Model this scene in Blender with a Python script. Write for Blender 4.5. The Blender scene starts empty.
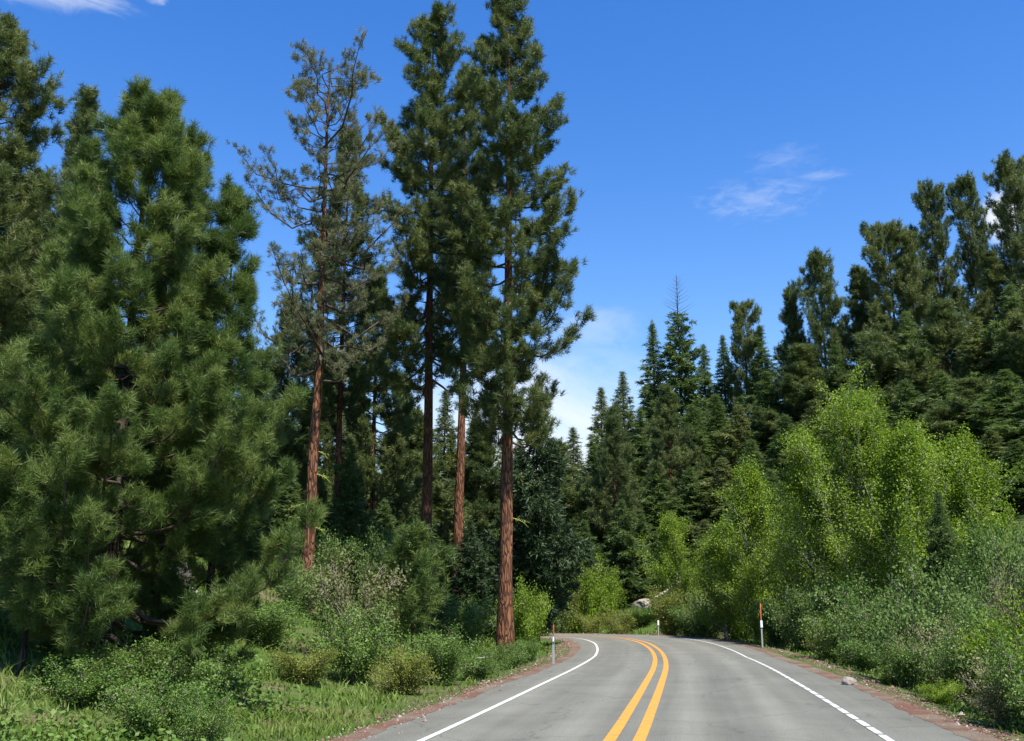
import bpy, math
import numpy as np
from math import radians, sin, cos, pi

sc = bpy.context.scene
COL = sc.collection
F = 1000.0            # focal length in pixels of a 1024 px wide frame
W, H = 1024, 741
CAM_Z = 1.8
PITCH = math.atan2(606 - 370.5, F)

# ---------------------------------------------------------------- camera
cam = bpy.data.cameras.new('camera')
cam.sensor_width = 36
cam.lens = 36 * F / W
cam.clip_end = 5000
camo = bpy.data.objects.new('camera', cam)
COL.objects.link(camo)
camo.location = (0, 0, CAM_Z)
camo.rotation_euler = (pi / 2 + PITCH, 0, 0)
sc.camera = camo

# ---------------------------------------------------------------- light
SUN_EL = radians(59)
SUN_AZ = radians(146)     # compass angle of the sun, clockwise from +Y: behind the camera, to the right
sun_dir = np.array([cos(SUN_EL) * sin(SUN_AZ), cos(SUN_EL) * cos(SUN_AZ), sin(SUN_EL)])
sl = bpy.data.lights.new('sun', 'SUN')
sl.energy = 4.9
sl.angle = radians(0.5)
sl.color = (1.0, 0.95, 0.87)
so = bpy.data.objects.new('sun', sl)
COL.objects.link(so)
from mathutils import Vector
so.rotation_euler = Vector(sun_dir).to_track_quat('Z', 'Y').to_euler()

vs = sc.view_settings
vs.view_transform = 'Standard'
vs.look = 'None'
vs.gamma = 1
vs.exposure = 1.02
vs.use_curve_mapping = False

# ---------------------------------------------------------------- world
world = bpy.data.worlds.new('World')
sc.world = world
world.use_nodes = True
wt = world.node_tree
wt.nodes.clear()


def N(tree, kind, **kw):
    n = tree.nodes.new(kind)
    for k, v in kw.items():
        setattr(n, k, v)
    return n


def math_node(tree, op, a, b=None, c=None, clamp=False):
    n = tree.nodes.new('ShaderNodeMath')
    n.operation = op
    n.use_clamp = clamp
    for i, v in enumerate((a, b, c)):
        if v is None:
            continue
        if isinstance(v, (int, float)):
            n.inputs[i].default_value = v
        else:
            tree.links.new(v, n.inputs[i])
    return n.outputs[0]


def cam_dir(px, py):
    """world direction of a picture point"""
    u, v = (px - W / 2) / F, (H / 2 - py) / F
    d = np.array([u, cos(PITCH) - v * sin(PITCH), sin(PITCH) + v * cos(PITCH)])
    return d / np.linalg.norm(d)


sky = N(wt, 'ShaderNodeTexSky', sky_type='NISHITA')
sky.sun_disc = False
sky.sun_elevation = SUN_EL
sky.sun_rotation = SUN_AZ
sky.altitude = 0
sky.air_density = 1.3
sky.dust_density = 0.2
sky.ozone_density = 2.5
hs = N(wt, 'ShaderNodeHueSaturation')
hs.inputs['Saturation'].default_value = 1.40
hs.inputs['Hue'].default_value = 0.516
hs.inputs['Value'].default_value = 1.0
wt.links.new(sky.outputs[0], hs.inputs['Color'])
tc = N(wt, 'ShaderNodeTexCoord')
DIR = tc.outputs['Generated']


def sky_cloud(px, py, rx, ry, scale, lo, hi, amount, stretch=(1, 1, 2.2)):
    """a patch of cloud standing in the sky in a compass direction"""
    d = cam_dir(px, py)
    right = np.cross(d, [0, 0, 1]); right /= np.linalg.norm(right)
    up = np.cross(right, d)
    def dot(v, s):
        n = N(wt, 'ShaderNodeVectorMath', operation='DOT_PRODUCT')
        wt.links.new(DIR, n.inputs[0]); n.inputs[1].default_value = tuple(v)
        return math_node(wt, 'DIVIDE', n.outputs['Value'], s)
    a, b = dot(right, rx / F), dot(up, ry / F)
    fwd = dot(d, 1.0)
    r2 = math_node(wt, 'ADD', math_node(wt, 'MULTIPLY', a, a), math_node(wt, 'MULTIPLY', b, b))
    fall = math_node(wt, 'SUBTRACT', 1.0, math_node(wt, 'SQRT', r2), clamp=True)
    fall = math_node(wt, 'MULTIPLY', fall, math_node(wt, 'GREATER_THAN', fwd, 0.0))
    mp = N(wt, 'ShaderNodeMapping'); mp.inputs['Scale'].default_value = stretch
    wt.links.new(DIR, mp.inputs[0])
    nz = N(wt, 'ShaderNodeTexNoise')
    nz.inputs['Scale'].default_value = scale
    nz.inputs['Detail'].default_value = 7
    nz.inputs['Roughness'].default_value = 0.6
    nz.inputs['Distortion'].default_value = 0.6
    wt.links.new(mp.outputs[0], nz.inputs['Vector'])
    s = math_node(wt, 'ADD', nz.outputs[0], math_node(wt, 'MULTIPLY', fall, 0.55))
    mr = N(wt, 'ShaderNodeMapRange', interpolation_type='SMOOTHSTEP')
    wt.links.new(s, mr.inputs[0])
    mr.inputs[1].default_value = lo; mr.inputs[2].default_value = hi
    mr.inputs[3].default_value = 0; mr.inputs[4].default_value = amount
    edge = N(wt, 'ShaderNodeMapRange', interpolation_type='SMOOTHSTEP')
    wt.links.new(fall, edge.inputs[0]); edge.inputs[1].default_value = 0; edge.inputs[2].default_value = 0.3
    return math_node(wt, 'MULTIPLY', mr.outputs[0], edge.outputs[0])


clouds = [
    sky_cloud(757, 199, 80, 30, 46, 0.60, 1.3, 0.28, (1.0, 1.0, 2.8)),
    sky_cloud(822, 175, 42, 8, 40, 0.60, 1.3, 0.24, (1.0, 1.0, 4.0)),
    sky_cloud(783, 160, 50, 24, 46, 0.60, 1.3, 0.16, (1.0, 1.0, 2.8)),
    sky_cloud(38, -12, 100, 24, 22, 0.56, 1.1, 0.62, (1, 1, 2)),
    sky_cloud(158, -1, 15, 9, 60, 0.62, 1.15, 0.35, (1, 1, 2)),
    sky_cloud(1002, 212, 27, 36, 12, 0.60, 0.95, 0.9, (1, 1, 1)),
    sky_cloud(545, 460, 230, 130, 6, 0.42, 1.0, 0.85, (1, 1, 1.8)),
    sky_cloud(592, 330, 70, 34, 24, 0.52, 1.2, 0.3, (1, 1, 2)),
]
tot = clouds[0]
for c in clouds[1:]:
    tot = math_node(wt, 'MAXIMUM', tot, c)
mixc = N(wt, 'ShaderNodeMix', data_type='RGBA')
wt.links.new(tot, mixc.inputs[0])
wt.links.new(hs.outputs[0], mixc.inputs[6])
mixc.inputs[7].default_value = (4.7, 4.9, 5.1, 1)
bg = N(wt, 'ShaderNodeBackground')
bg.inputs['Strength'].default_value = 0.105
wt.links.new(mixc.outputs[2], bg.inputs['Color'])
wo = N(wt, 'ShaderNodeOutputWorld')
wt.links.new(bg.outputs[0], wo.inputs['Surface'])

# ---------------------------------------------------------------- road course and terrain
CTRL = np.array([(-9.5, -45), (-5.6, -25), (-1.4, 0), (0.02, 6.5), (1.5, 14.3), (2.29, 18.7), (3.3, 24.5), (4.49, 31.6), (5.44, 38.4),
                 (6.2, 45.7), (6.62, 53.2), (6.25, 59.4), (4.6, 63.2), (1.2, 65.4), (-5, 67.3), (-16, 70), (-34, 75), (-60, 83), (-110, 100)], float)


def catmull(P, n=24):
    out = []
    Q = np.vstack([2 * P[0] - P[1], P, 2 * P[-1] - P[-2]])
    for i in range(1, len(Q) - 2):
        p0, p1, p2, p3 = Q[i - 1], Q[i], Q[i + 1], Q[i + 2]
        for t in np.linspace(0, 1, n, endpoint=False):
            out.append(0.5 * (2 * p1 + (p2 - p0) * t + (2 * p0 - 5 * p1 + 4 * p2 - p3) * t * t
                              + (3 * p1 - p0 - 3 * p2 + p3) * t ** 3))
    out.append(P[-1])
    return np.array(out)


CL = catmull(CTRL)
for _ in range(8):
    CL[1:-1] = 0.25 * CL[:-2] + 0.5 * CL[1:-1] + 0.25 * CL[2:]
seg = np.linalg.norm(np.diff(CL, axis=0), axis=1)
ARC = np.concatenate([[0], np.cumsum(seg)])
TAN = np.gradient(CL, axis=0)
TAN /= np.linalg.norm(TAN, axis=1)[:, None]
NOR = np.stack([TAN[:, 1], -TAN[:, 0]], 1)        # to the right of the way ahead


def lateral(x, y):
    """signed distance from the road's centre line, positive to its right"""
    x = np.atleast_1d(np.asarray(x, float)); y = np.atleast_1d(np.asarray(y, float))
    out = np.empty(x.shape)
    fx, fy, fo = x.ravel(), y.ravel(), out.ravel()
    for a in range(0, len(fx), 20000):
        dx = fx[a:a + 20000, None] - CL[None, :, 0]
        dy = fy[a:a + 20000, None] - CL[None, :, 1]
        d2 = dx * dx + dy * dy
        i = d2.argmin(1)
        k = np.arange(len(i))
        s = dx[k, i] * NOR[i, 0] + dy[k, i] * NOR[i, 1]
        fo[a:a + 20000] = np.sqrt(d2[k, i]) * np.where(s >= 0, 1, -1)
    return fo.reshape(x.shape)


_r = np.random.default_rng(5)
_WAVES = [(_r.uniform(0.03, 0.16), _r.uniform(0, 2 * pi), _r.uniform(0, 2 * pi)) for _ in range(10)]
_FINE = [(_r.uniform(0.4, 1.5), _r.uniform(0, 2 * pi), _r.uniform(0, 2 * pi)) for _ in range(10)]


def waves(x, y, ws):
    t = 0
    for k, a, p in ws:
        t = t + np.sin((x * cos(a) + y * sin(a)) * k + p)
    return t / len(ws)


def sstep(a, b, x):
    t = np.clip((x - a) / (b - a), 0, 1)
    return t * t * (3 - 2 * t)


def softplus(x, w=4.0):
    return w * np.log1p(np.exp(np.clip(x / w, -30, 30)))


L_EDGE, R_EDGE = 3.75, 4.95


def terrain(x, y):
    x = np.asarray(x, float); y = np.asarray(y, float)
    s = lateral(x, y).reshape(np.broadcast(x, y).shape)
    l = np.maximum(0, -s - L_EDGE)
    r = np.maximum(0, s - R_EDGE)
    base = -0.03
    hl = -0.25 * sstep(0.0, 1.5, l) * (1 - sstep(1.5, 5, l)) + 0.42 * softplus(l - 4.8, 0.8) - 0.27 * softplus(l - 12, 2.0)
    hl = hl + 0.27 * softplus(-x - 15, 3.0) * sstep(2, 14, l)
    hr = -0.65 * sstep(0.0, 4.0, r)
    n = (x - 24) * .969 + (y - 10) * .247
    hr = hr + 0.47 * softplus(n, 3.5) * sstep(1, 9, r)
    hr = hr + 0.30 * softplus(-x - 40, 6.0) * sstep(4, 30, r)
    far = np.maximum(0, np.hypot(x, y) - 260)
    h = np.where(s < 0, hl, hr)
    rough = sstep(0.6, 5, l + r)
    h = h + rough * (0.45 * waves(x, y, _WAVES) * sstep(3, 20, l + r) + 0.09 * waves(x, y, _FINE))
    return base + h + 0 * far


def at(px, py, depth):
    """point on the sight line of a picture point, at a distance along the road's heading"""
    d = cam_dir(px, py)
    t = depth / d[1]
    return np.array([0, 0, CAM_Z]) + d * t


# ---------------------------------------------------------------- mesh helpers
def to_mesh(name, verts, faces, mats, face_mat=None, tint=None, smooth=False, uv=None):
    """verts (n,3); faces (m,3) or (m,4) index array"""
    me = bpy.data.meshes.new(name)
    verts = np.asarray(verts, np.float32); faces = np.asarray(faces, np.int32)
    k = faces.shape[1]
    me.vertices.add(len(verts)); me.vertices.foreach_set('co', verts.ravel())
    me.loops.add(faces.size); me.loops.foreach_set('vertex_index', faces.ravel())
    me.polygons.add(len(faces))
    me.polygons.foreach_set('loop_start', np.arange(0, faces.size, k, dtype=np.int32))
    me.polygons.foreach_set('loop_total', np.full(len(faces), k, np.int32))
    for m in (mats if isinstance(mats, (list, tuple)) else [mats]):
        me.materials.append(m)
    if face_mat is not None:
        me.polygons.foreach_set('material_index', np.asarray(face_mat, np.int32))
    me.polygons.foreach_set('use_smooth', np.full(len(faces), smooth))
    if tint is not None:
        a = me.attributes.new('tint', 'FLOAT', 'FACE')
        a.data.foreach_set('value', np.asarray(tint, np.float32))
    if uv is not None:
        u = me.uv_layers.new(name='UVMap')
        u.data.foreach_set('uv', np.asarray(uv, np.float32)[faces.ravel()].ravel())
    me.update()
    me.validate()
    return me


def link(name, mesh, parent=None):
    o = bpy.data.objects.new(name, mesh)
    COL.objects.link(o)
    if parent is not None:
        o.parent = parent
    return o


def tag(o, label=None, cat=None, group=None, kind=None):
    if label: o['label'] = label
    if cat: o['category'] = cat
    if group: o['group'] = group
    if kind: o['kind'] = kind
    return o


class Tubes:
    """collects tapered tubes into one quad mesh"""
    def __init__(self):
        self.v, self.f, self.n, self.m = [], [], 0, []

    def add(self, pts, radii, k=5, jitter=None, slot=1):
        pts = np.asarray(pts, float); radii = np.asarray(radii, float)
        t = np.gradient(pts, axis=0)
        t /= np.linalg.norm(t, axis=1)[:, None] + 1e-9
        ref = np.array([1.0, 0, 0]) if abs(t[0, 0]) < 0.8 else np.array([0, 1.0, 0])
        u = np.cross(t, ref); u /= np.linalg.norm(u, axis=1)[:, None] + 1e-9
        w = np.cross(t, u)
        a = np.linspace(0, 2 * pi, k, endpoint=False)
        rr = radii[:, None] * np.ones(k)[None]
        if jitter is not None:
            rr = rr * jitter
        ring = pts[:, None] + rr[..., None] * (np.cos(a)[None, :, None] * u[:, None] + np.sin(a)[None, :, None] * w[:, None])
        m = len(pts)
        self.v.append(ring.reshape(-1, 3))
        i = np.arange(m - 1)[:, None] * k
        j = np.arange(k)[None]
        j2 = (j + 1) % k
        q = np.stack([i + j, i + j2, i + k + j2, i + k + j], -1).reshape(-1, 4)
        self.f.append(q + self.n)
        self.m.append(np.full(len(q), slot))
        if True:
            tip = np.array([[self.n + (m - 1) * k + x for x in (0, 1, 2, 3 if k > 3 else 2)]])
            if k == 4:
                self.f.append(tip)
                self.m.append(np.array([slot]))
        self.n += m * k

    def arrays(self):
        return np.vstack(self.v), np.vstack(self.f)


def unit(v):
    return v / (np.linalg.norm(v, axis=-1, keepdims=True) + 1e-9)


def needles(rng, C, D, n, length, width, spread=1.0, tint=None, flat=0.0, size=None):
    """n thin triangles bristling from each point C about the direction D"""
    T = len(C)
    v = D[:, None] + spread * unit(rng.normal(size=(T, n, 3)))
    if flat:
        v[..., 2] *= (1 - flat)
    v = unit(v)
    k_ = np.ones((T, 1, 1)) if size is None else np.asarray(size)[:, None, None]
    L = k_ * length * rng.uniform(0.65, 1.15, (T, n, 1))
    base = C[:, None] + v * 0.02 + rng.normal(size=(T, n, 3)) * length * 0.10 + D[:, None] * (rng.uniform(-0.75, 0.45, (T, n, 1)) * length)
    s = np.cross(v, rng.normal(size=(T, n, 3)))
    if flat:
        s = np.cross(v, np.array([0, -0.2, 0.45]) + 0.8 * rng.normal(size=(T, n, 3)))
    s = unit(s) * width * 0.5 * k_
    tip = base + v * L
    V = np.stack([base - s, base + s, tip], 2).reshape(-1, 3)
    Fc = np.arange(len(V)).reshape(-1, 3)
    tt = (rng.uniform(0, 1, T) if tint is None else tint)[:, None] + rng.normal(size=(T, n)) * 0.12
    return V, Fc, np.clip(tt, 0, 1).ravel()


def leaves(rng, C, n, radius, size, up=0.3, tint=None, outward=None):
    """n diamond leaves round each point C"""
    T = len(C)
    P = C[:, None] + rng.normal(size=(T, n, 3)) * np.asarray(radius)
    nr = rng.normal(size=(T, n, 3)) + np.array([0, 0, up])
    if outward is not None:
        nr = nr + outward[:, None]
    nr = unit(nr)
    a = unit(np.cross(nr, rng.normal(size=(T, n, 3))))
    b = np.cross(nr, a)
    sz = size * rng.uniform(0.6, 1.25, (T, n, 1))
    V = np.stack([P - a * sz * .5, P + b * sz * .32, P + a * sz * .5, P - b * sz * .32], 2).reshape(-1, 3)
    Fc = np.arange(len(V)).reshape(-1, 4)
    tt = (rng.uniform(0, 1, T) if tint is None else tint)[:, None] + rng.normal(size=(T, n)) * 0.15
    return V, Fc, np.clip(tt, 0, 1).ravel()


# ---------------------------------------------------------------- materials
def new_mat(name):
    m = bpy.data.materials.new(name)
    m.use_nodes = True
    t = m.node_tree
    for n in list(t.nodes):
        t.nodes.remove(n)
    out = N(t, 'ShaderNodeOutputMaterial')
    return m, t, out


def ramp(t, fac, stops):
    r = N(t, 'ShaderNodeValToRGB')
    e = r.color_ramp.elements
    while len(e) > 1:
        e.remove(e[-1])
    e[0].position, e[0].color = stops[0][0], (*stops[0][1], 1)
    for p, c in stops[1:]:
        x = e.new(p); x.color = (*c, 1)
    t.links.new(fac, r.inputs[0])
    return r.outputs[0]


def noise(t, scale, detail=4, rough=0.55, vec=None, distortion=0.0):
    n = N(t, 'ShaderNodeTexNoise')
    n.inputs['Scale'].default_value = scale
    n.inputs['Detail'].default_value = detail
    n.inputs['Roughness'].default_value = rough
    n.inputs['Distortion'].default_value = distortion
    if vec is not None:
        t.links.new(vec, n.inputs['Vector'])
    return n.outputs[0]


def mixcol(t, fac, a, b, mode='MIX'):
    m = N(t, 'ShaderNodeMix', data_type='RGBA', blend_type=mode)
    for i, v in ((0, fac), (6, a), (7, b)):
        if isinstance(v, (int, float)):
            m.inputs[i].default_value = v
        elif isinstance(v, tuple):
            m.inputs[i].default_value = (*v, 1) if len(v) == 3 else v
        else:
            t.links.new(v, m.inputs[i])
    return m.outputs[2]


def foliage_mat(name, dark, mid, light, transl=0.25, rough=0.5, dead=None, spec=0.35):
    m, t, out = new_mat(name)
    at_ = N(t, 'ShaderNodeAttribute', attribute_name='tint')
    info = N(t, 'ShaderNodeObjectInfo')
    f = math_node(t, 'ADD', at_.outputs['Fac'], math_node(t, 'MULTIPLY', math_node(t, 'SUBTRACT', info.outputs['Random'], 0.5), 0.35), clamp=True)
    stops = [(0.0, dark), (0.5, mid), (0.93, light)]
    if dead:
        stops.append((0.985, dead))
    c = ramp(t, f, stops)
    p = N(t, 'ShaderNodeBsdfPrincipled')
    t.links.new(c, p.inputs['Base Color'])
    p.inputs['Roughness'].default_value = rough
    p.inputs['Specular IOR Level'].default_value = spec
    tr = N(t, 'ShaderNodeBsdfTranslucent')
    t.links.new(mixcol(t, 0.5, c, (1.0, 1.0, 0.35), 'MULTIPLY'), tr.inputs['Color'])
    mx = N(t, 'ShaderNodeMixShader')
    mx.inputs[0].default_value = transl
    t.links.new(p.outputs[0], mx.inputs[1]); t.links.new(tr.outputs[0], mx.inputs[2])
    t.links.new(mx.outputs[0], out.inputs['Surface'])
    return m


def bark_mat(name, ca, cb, fissure, scale=3.0, stretch=0.22, bump=0.6):
    m, t, out = new_mat(name)
    tcn = N(t, 'ShaderNodeTexCoord')
    mp = N(t, 'ShaderNodeMapping'); mp.inputs['Scale'].default_value = (1, 1, stretch)
    t.links.new(tcn.outputs['Object'], mp.inputs[0])
    vo = N(t, 'ShaderNodeTexVoronoi', feature='DISTANCE_TO_EDGE')
    vo.inputs['Scale'].default_value = scale * 2.4
    wob = N(t, 'ShaderNodeVectorMath', operation='ADD')
    nn = N(t, 'ShaderNodeTexNoise'); nn.inputs['Scale'].default_value = 5
    t.links.new(mp.outputs[0], nn.inputs['Vector'])
    sc_ = N(t, 'ShaderNodeVectorMath', operation='SCALE'); sc_.inputs['Scale'].default_value = 0.25
    t.links.new(nn.outputs['Color'], sc_.inputs[0])
    t.links.new(mp.outputs[0], wob.inputs[0]); t.links.new(sc_.outputs[0], wob.inputs[1])
    t.links.new(wob.outputs[0], vo.inputs['Vector'])
    n1 = noise(t, 6, 5, 0.6, mp.outputs[0])
    n2 = noise(t, 0.9, 3, 0.5, tcn.outputs['Object'])
    c = ramp(t, n1, [(0.3, ca), (0.7, cb)])
    c = mixcol(t, math_node(t, 'MULTIPLY', n2, 0.5), c, tuple(0.5 * x for x in cb))
    mr = N(t, 'ShaderNodeMapRange'); t.links.new(vo.outputs['Distance'], mr.inputs[0])
    mr.inputs[1].default_value = 0.02; mr.inputs[2].default_value = 0.22
    mr.inputs[3].default_value = 1.0; mr.inputs[4].default_value = 0.0
    c = mixcol(t, mr.outputs[0], c, fissure)
    p = N(t, 'ShaderNodeBsdfPrincipled')
    t.links.new(c, p.inputs['Base Color']); p.inputs['Roughness'].default_value = 0.9
    p.inputs['Specular IOR Level'].default_value = 0.15
    bp = N(t, 'ShaderNodeBump'); bp.inputs['Strength'].default_value = bump; bp.inputs['Distance'].default_value = 0.06
    h = math_node(t, 'SUBTRACT', math_node(t, 'MULTIPLY', n1, 0.5), mr.outputs[0])
    t.links.new(h, bp.inputs['Height']); t.links.new(bp.outputs[0], p.inputs['Normal'])
    t.links.new(p.outputs[0], out.inputs['Surface'])
    return m


def plain_mat(name, col, rough=0.7, spec=0.3, vary=0.25, scale=8.0, metallic=0.0):
    m, t, out = new_mat(name)
    tcn = N(t, 'ShaderNodeTexCoord')
    n1 = noise(t, scale, 5, 0.6, tcn.outputs['Object'])
    c = ramp(t, n1, [(0.25, tuple(x * (1 - vary) for x in col)), (0.75, tuple(min(1, x * (1 + vary)) for x in col))])
    p = N(t, 'ShaderNodeBsdfPrincipled')
    t.links.new(c, p.inputs['Base Color'])
    p.inputs['Roughness'].default_value = rough
    p.inputs['Metallic'].default_value = metallic
    p.inputs['Specular IOR Level'].default_value = spec
    t.links.new(p.outputs[0], out.inputs['Surface'])
    return m


M_PINE = foliage_mat('pine_needles', (0.042, 0.075, 0.022), (0.094, 0.132, 0.038), (0.160, 0.190, 0.062), 0.38, 0.5)
M_PINE_BRIGHT = foliage_mat('young_pine_needles', (0.042, 0.088, 0.020), (0.098, 0.158, 0.034), (0.165, 0.22, 0.056), 0.40, 0.5)
M_PINE_OLD = foliage_mat('old_pine_needles', (0.065, 0.085, 0.040), (0.125, 0.145, 0.070), (0.19, 0.20, 0.11), 0.34, 0.55)
M_FIR = foliage_mat('fir_needles', (0.044, 0.086, 0.023), (0.092, 0.150, 0.041), (0.150, 0.205, 0.066), 0.42, 0.55)
M_FIR_PALE = foliage_mat('pale_fir_needles', (0.064, 0.096, 0.026), (0.118, 0.154, 0.046), (0.178, 0.205, 0.074), 0.42, 0.55)
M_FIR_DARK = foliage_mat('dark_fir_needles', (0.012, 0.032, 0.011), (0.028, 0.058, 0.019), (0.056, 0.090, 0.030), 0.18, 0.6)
M_ASPEN = foliage_mat('spring_leaves', (0.090, 0.160, 0.011), (0.170, 0.268, 0.020), (0.255, 0.355, 0.05), 0.42, 0.5, spec=0.2)
M_LEAF = foliage_mat('green_shrub_leaves', (0.054, 0.118, 0.018), (0.108, 0.190, 0.036), (0.175, 0.26, 0.068), 0.36, 0.5, spec=0.2)
M_YELLOW = foliage_mat('yellowish_shrub_leaves', (0.090, 0.122, 0.016), (0.165, 0.20, 0.030), (0.24, 0.26, 0.06), 0.36, 0.5, spec=0.2)
M_WILLOW = foliage_mat('grey_green_willow_leaves', (0.072, 0.130, 0.030), (0.136, 0.210, 0.058), (0.205, 0.28, 0.10), 0.36, 0.6, spec=0.1)
M_DRY = foliage_mat('dry_shrub_leaves', (0.085, 0.100, 0.030), (0.15, 0.160, 0.060), (0.22, 0.21, 0.10), 0.28, 0.6, spec=0.2)
M_GRASS = foliage_mat('grass_blades', (0.078, 0.135, 0.018), (0.142, 0.212, 0.036), (0.22, 0.27, 0.08), 0.38, 0.5, spec=0.2)
M_BARK_RED = bark_mat('orange_pine_bark', (0.18, 0.074, 0.037), (0.27, 0.128, 0.068), (0.045, 0.021, 0.013), 4.0, 0.18)
M_BARK_BROWN = bark_mat('brown_pine_bark', (0.11, 0.050, 0.028), (0.17, 0.085, 0.050), (0.035, 0.018, 0.012), 6.0, 0.16)
M_BARK_DARK = bark_mat('dark_bark', (0.060, 0.045, 0.034), (0.10, 0.075, 0.058), (0.018, 0.013, 0.010))
M_BARK_WHITE = bark_mat('pale_aspen_bark', (0.42, 0.41, 0.36), (0.55, 0.54, 0.48), (0.12, 0.11, 0.09), 2.0, 0.6, 0.2)
M_BRANCH = plain_mat('dark_branch_bark', (0.075, 0.058, 0.045), 0.9, 0.1, 0.3, 6)
M_TWIG = plain_mat('grey_twigs', (0.22, 0.185, 0.15), 0.9, 0.1, 0.35, 4)
M_LICHEN = plain_mat('yellow_lichen', (0.34, 0.37, 0.09), 0.9, 0.1, 0.3, 14)


# ---------------------------------------------------------------- conifers
def pine_meshes(seed, Ht, R, zb, nb, fol, bark, r0, tufts=4, nn=16, nl=0.2, nw=0.022, profile=None, gaps=0.35,
                sparse=1.0, lean=0.0, leaders=1, up0=-0.1, bare_top=0.0, twig_gap=0.33, gnarl=0.035, limb=1.2):
    """ponderosa kind of tree: plates of bristling tufts on up-turned branches; returns trunk and crown meshes"""
    rng = np.random.default_rng(seed)
    tub = Tubes()
    m = 22
    zz = np.linspace(-0.4, Ht, m)
    bend = rng.uniform(0, 2 * pi)
    wob = np.cumsum(rng.normal(size=(m, 2)) * 0.014 * Ht / 20, axis=0)
    off = lean * (zz / Ht) ** 2 * Ht
    tp = np.stack([wob[:, 0] + off * cos(bend), wob[:, 1] + off * sin(bend), zz], 1)
    tr = r0 * (1.0 - 0.93 * np.clip(zz / Ht, 0, 1) ** 1.15)
    tr[:2] *= 1.25
    tr = np.maximum(tr, 0.012)
    k = 14 if Ht > 9 else 8
    tub.add(tp, tr, k, 1 + 0.05 * rng.normal(size=(m, k)), slot=0)

    def trunk_at(z):
        return np.array([np.interp(z, zz, tp[:, i]) for i in range(3)]), np.interp(z, zz, tr)
    ph = rng.uniform(0, 2 * pi, 6); kz = rng.uniform(0.5, 1.6, 6); ka = rng.integers(1, 4, 6)
    prof = profile or (lambda t: (0.45 + 0.55 * sin(pi * min(1, t * 1.15 + 0.12))) * (1 - t ** 3 * 0.8))
    C, D, TI = [], [], []
    for i in range(nb):
        t = (i + rng.uniform(0, 1)) / nb
        t = t ** 0.93
        z = zb + (Ht - zb) * t * 0.985
        az = i * 2.39996 + rng.normal() * 0.5
        lump = np.mean(np.sin(kz * z + ka * az + ph)) * 1.7
        L = R * prof(t) * rng.uniform(0.62, 1.12) * (1 + gaps * lump)
        if L < 0.12 or rng.uniform() > sparse:
            continue
        p0, rt = trunk_at(z)
        el = up0 + 1.0 * t ** 2 + rng.normal() * 0.16
        ns = 6
        u = np.linspace(0, 1, ns)
        side = rng.normal() * 0.25
        azs = az + side * u
        hor = np.stack([np.cos(azs), np.sin(azs)], 1)
        curl = (0.30 + 0.2 * rng.uniform()) * (1 - 0.5 * t)
        zoff = L * (math.tan(min(el, 0.95)) * u * 0.8 - 0.22 * (1 - t) * np.sin(pi * u) + curl * u ** 3)
        room = max(0.1, Ht - z - 0.25 * L)
        if zoff.max() > room:
            zoff = zoff * room / zoff.max()
        pts = np.empty((ns, 3))
        pts[:, :2] = p0[:2] + hor * (L * u)[:, None]
        pts[:, 2] = p0[2] + zoff
        pts[1:-1] += rng.normal(size=(ns - 2, 3)) * gnarl * L
        br = max(0.012, min(0.22 * rt + 0.006 * L, 0.05)) * limb
        tub.add(pts, br * (1 - 0.8 * u), 4)
        if t > 1 - bare_top:
            for q in range(3):
                uu = rng.uniform(0.4, 1)
                b = np.array([np.interp(uu, u, pts[:, i2]) for i2 in range(3)])
                d = unit(rng.normal(size=3) + np.array([0, 0, 0.6]))
                tub.add([b, b + d * 0.2 * L, b + d * 0.4 * L], [0.012, 0.009, 0.005], 4)
            continue
        ntw = max(2, int(L / twig_gap))
        for j in range(ntw + 1):
            uu = 1.0 if j == ntw else 0.28 + 0.72 * (j + rng.uniform(0, 1)) / ntw
            uu = min(uu, 1)
            b = np.array([np.interp(uu, u, pts[:, i2]) for i2 in range(3)])
            bd = unit(pts[min(ns - 1, int(uu * (ns - 1)) + 1)] - pts[max(0, int(uu * (ns - 1)) - 1)])
            sg = 1 if j % 2 else -1
            sd = np.array([-bd[1], bd[0], 0]) * sg
            td = unit(bd * rng.uniform(0.4, 0.9) + sd * (rng.uniform(0.4, 1.1) if j < ntw else 0.1)
                      + np.array([0, 0, rng.uniform(0.0, 0.75)]))
            tl = (0.30 * L * (1.15 - uu) + 0.22) * rng.uniform(0.7, 1.3)
            e = b + td * tl
            if tl > 0.2 and Ht < 45:
                tub.add([b, b + td * tl * 0.5 + np.array([0, 0, -0.03]), e], [0.011, 0.009, 0.005], 4)
            ct = rng.uniform(0.1, 0.9)
            for q in range(tufts):
                f = rng.uniform(0.35, 1.05)
                C.append(b + td * tl * f + rng.normal(size=3) * nl * 0.55)
                D.append(unit(td + np.array([0, 0, 0.45]) + rng.normal(size=3) * 0.35))
                TI.append(np.clip(ct + rng.normal() * 0.16, 0, 1))
    # leading shoot
    top = tp[-1]
    if bare_top <= 0:
        for q in range(6):
            C.append(top + np.array([0, 0, -0.12 * q])); D.append(np.array([0, 0, 1.0])); TI.append(0.5)
    C, D, TI = np.array(C), np.array(D), np.array(TI)
    V, Fc, tt = needles(rng, C, D, nn, nl, nw, 1.15, TI)
    tv, tf = tub.arrays()
    return to_mesh('trunk', tv, tf, [bark, M_BRANCH], np.concatenate(tub.m), smooth=True), to_mesh('crown', V, Fc, fol, tint=tt)


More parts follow.
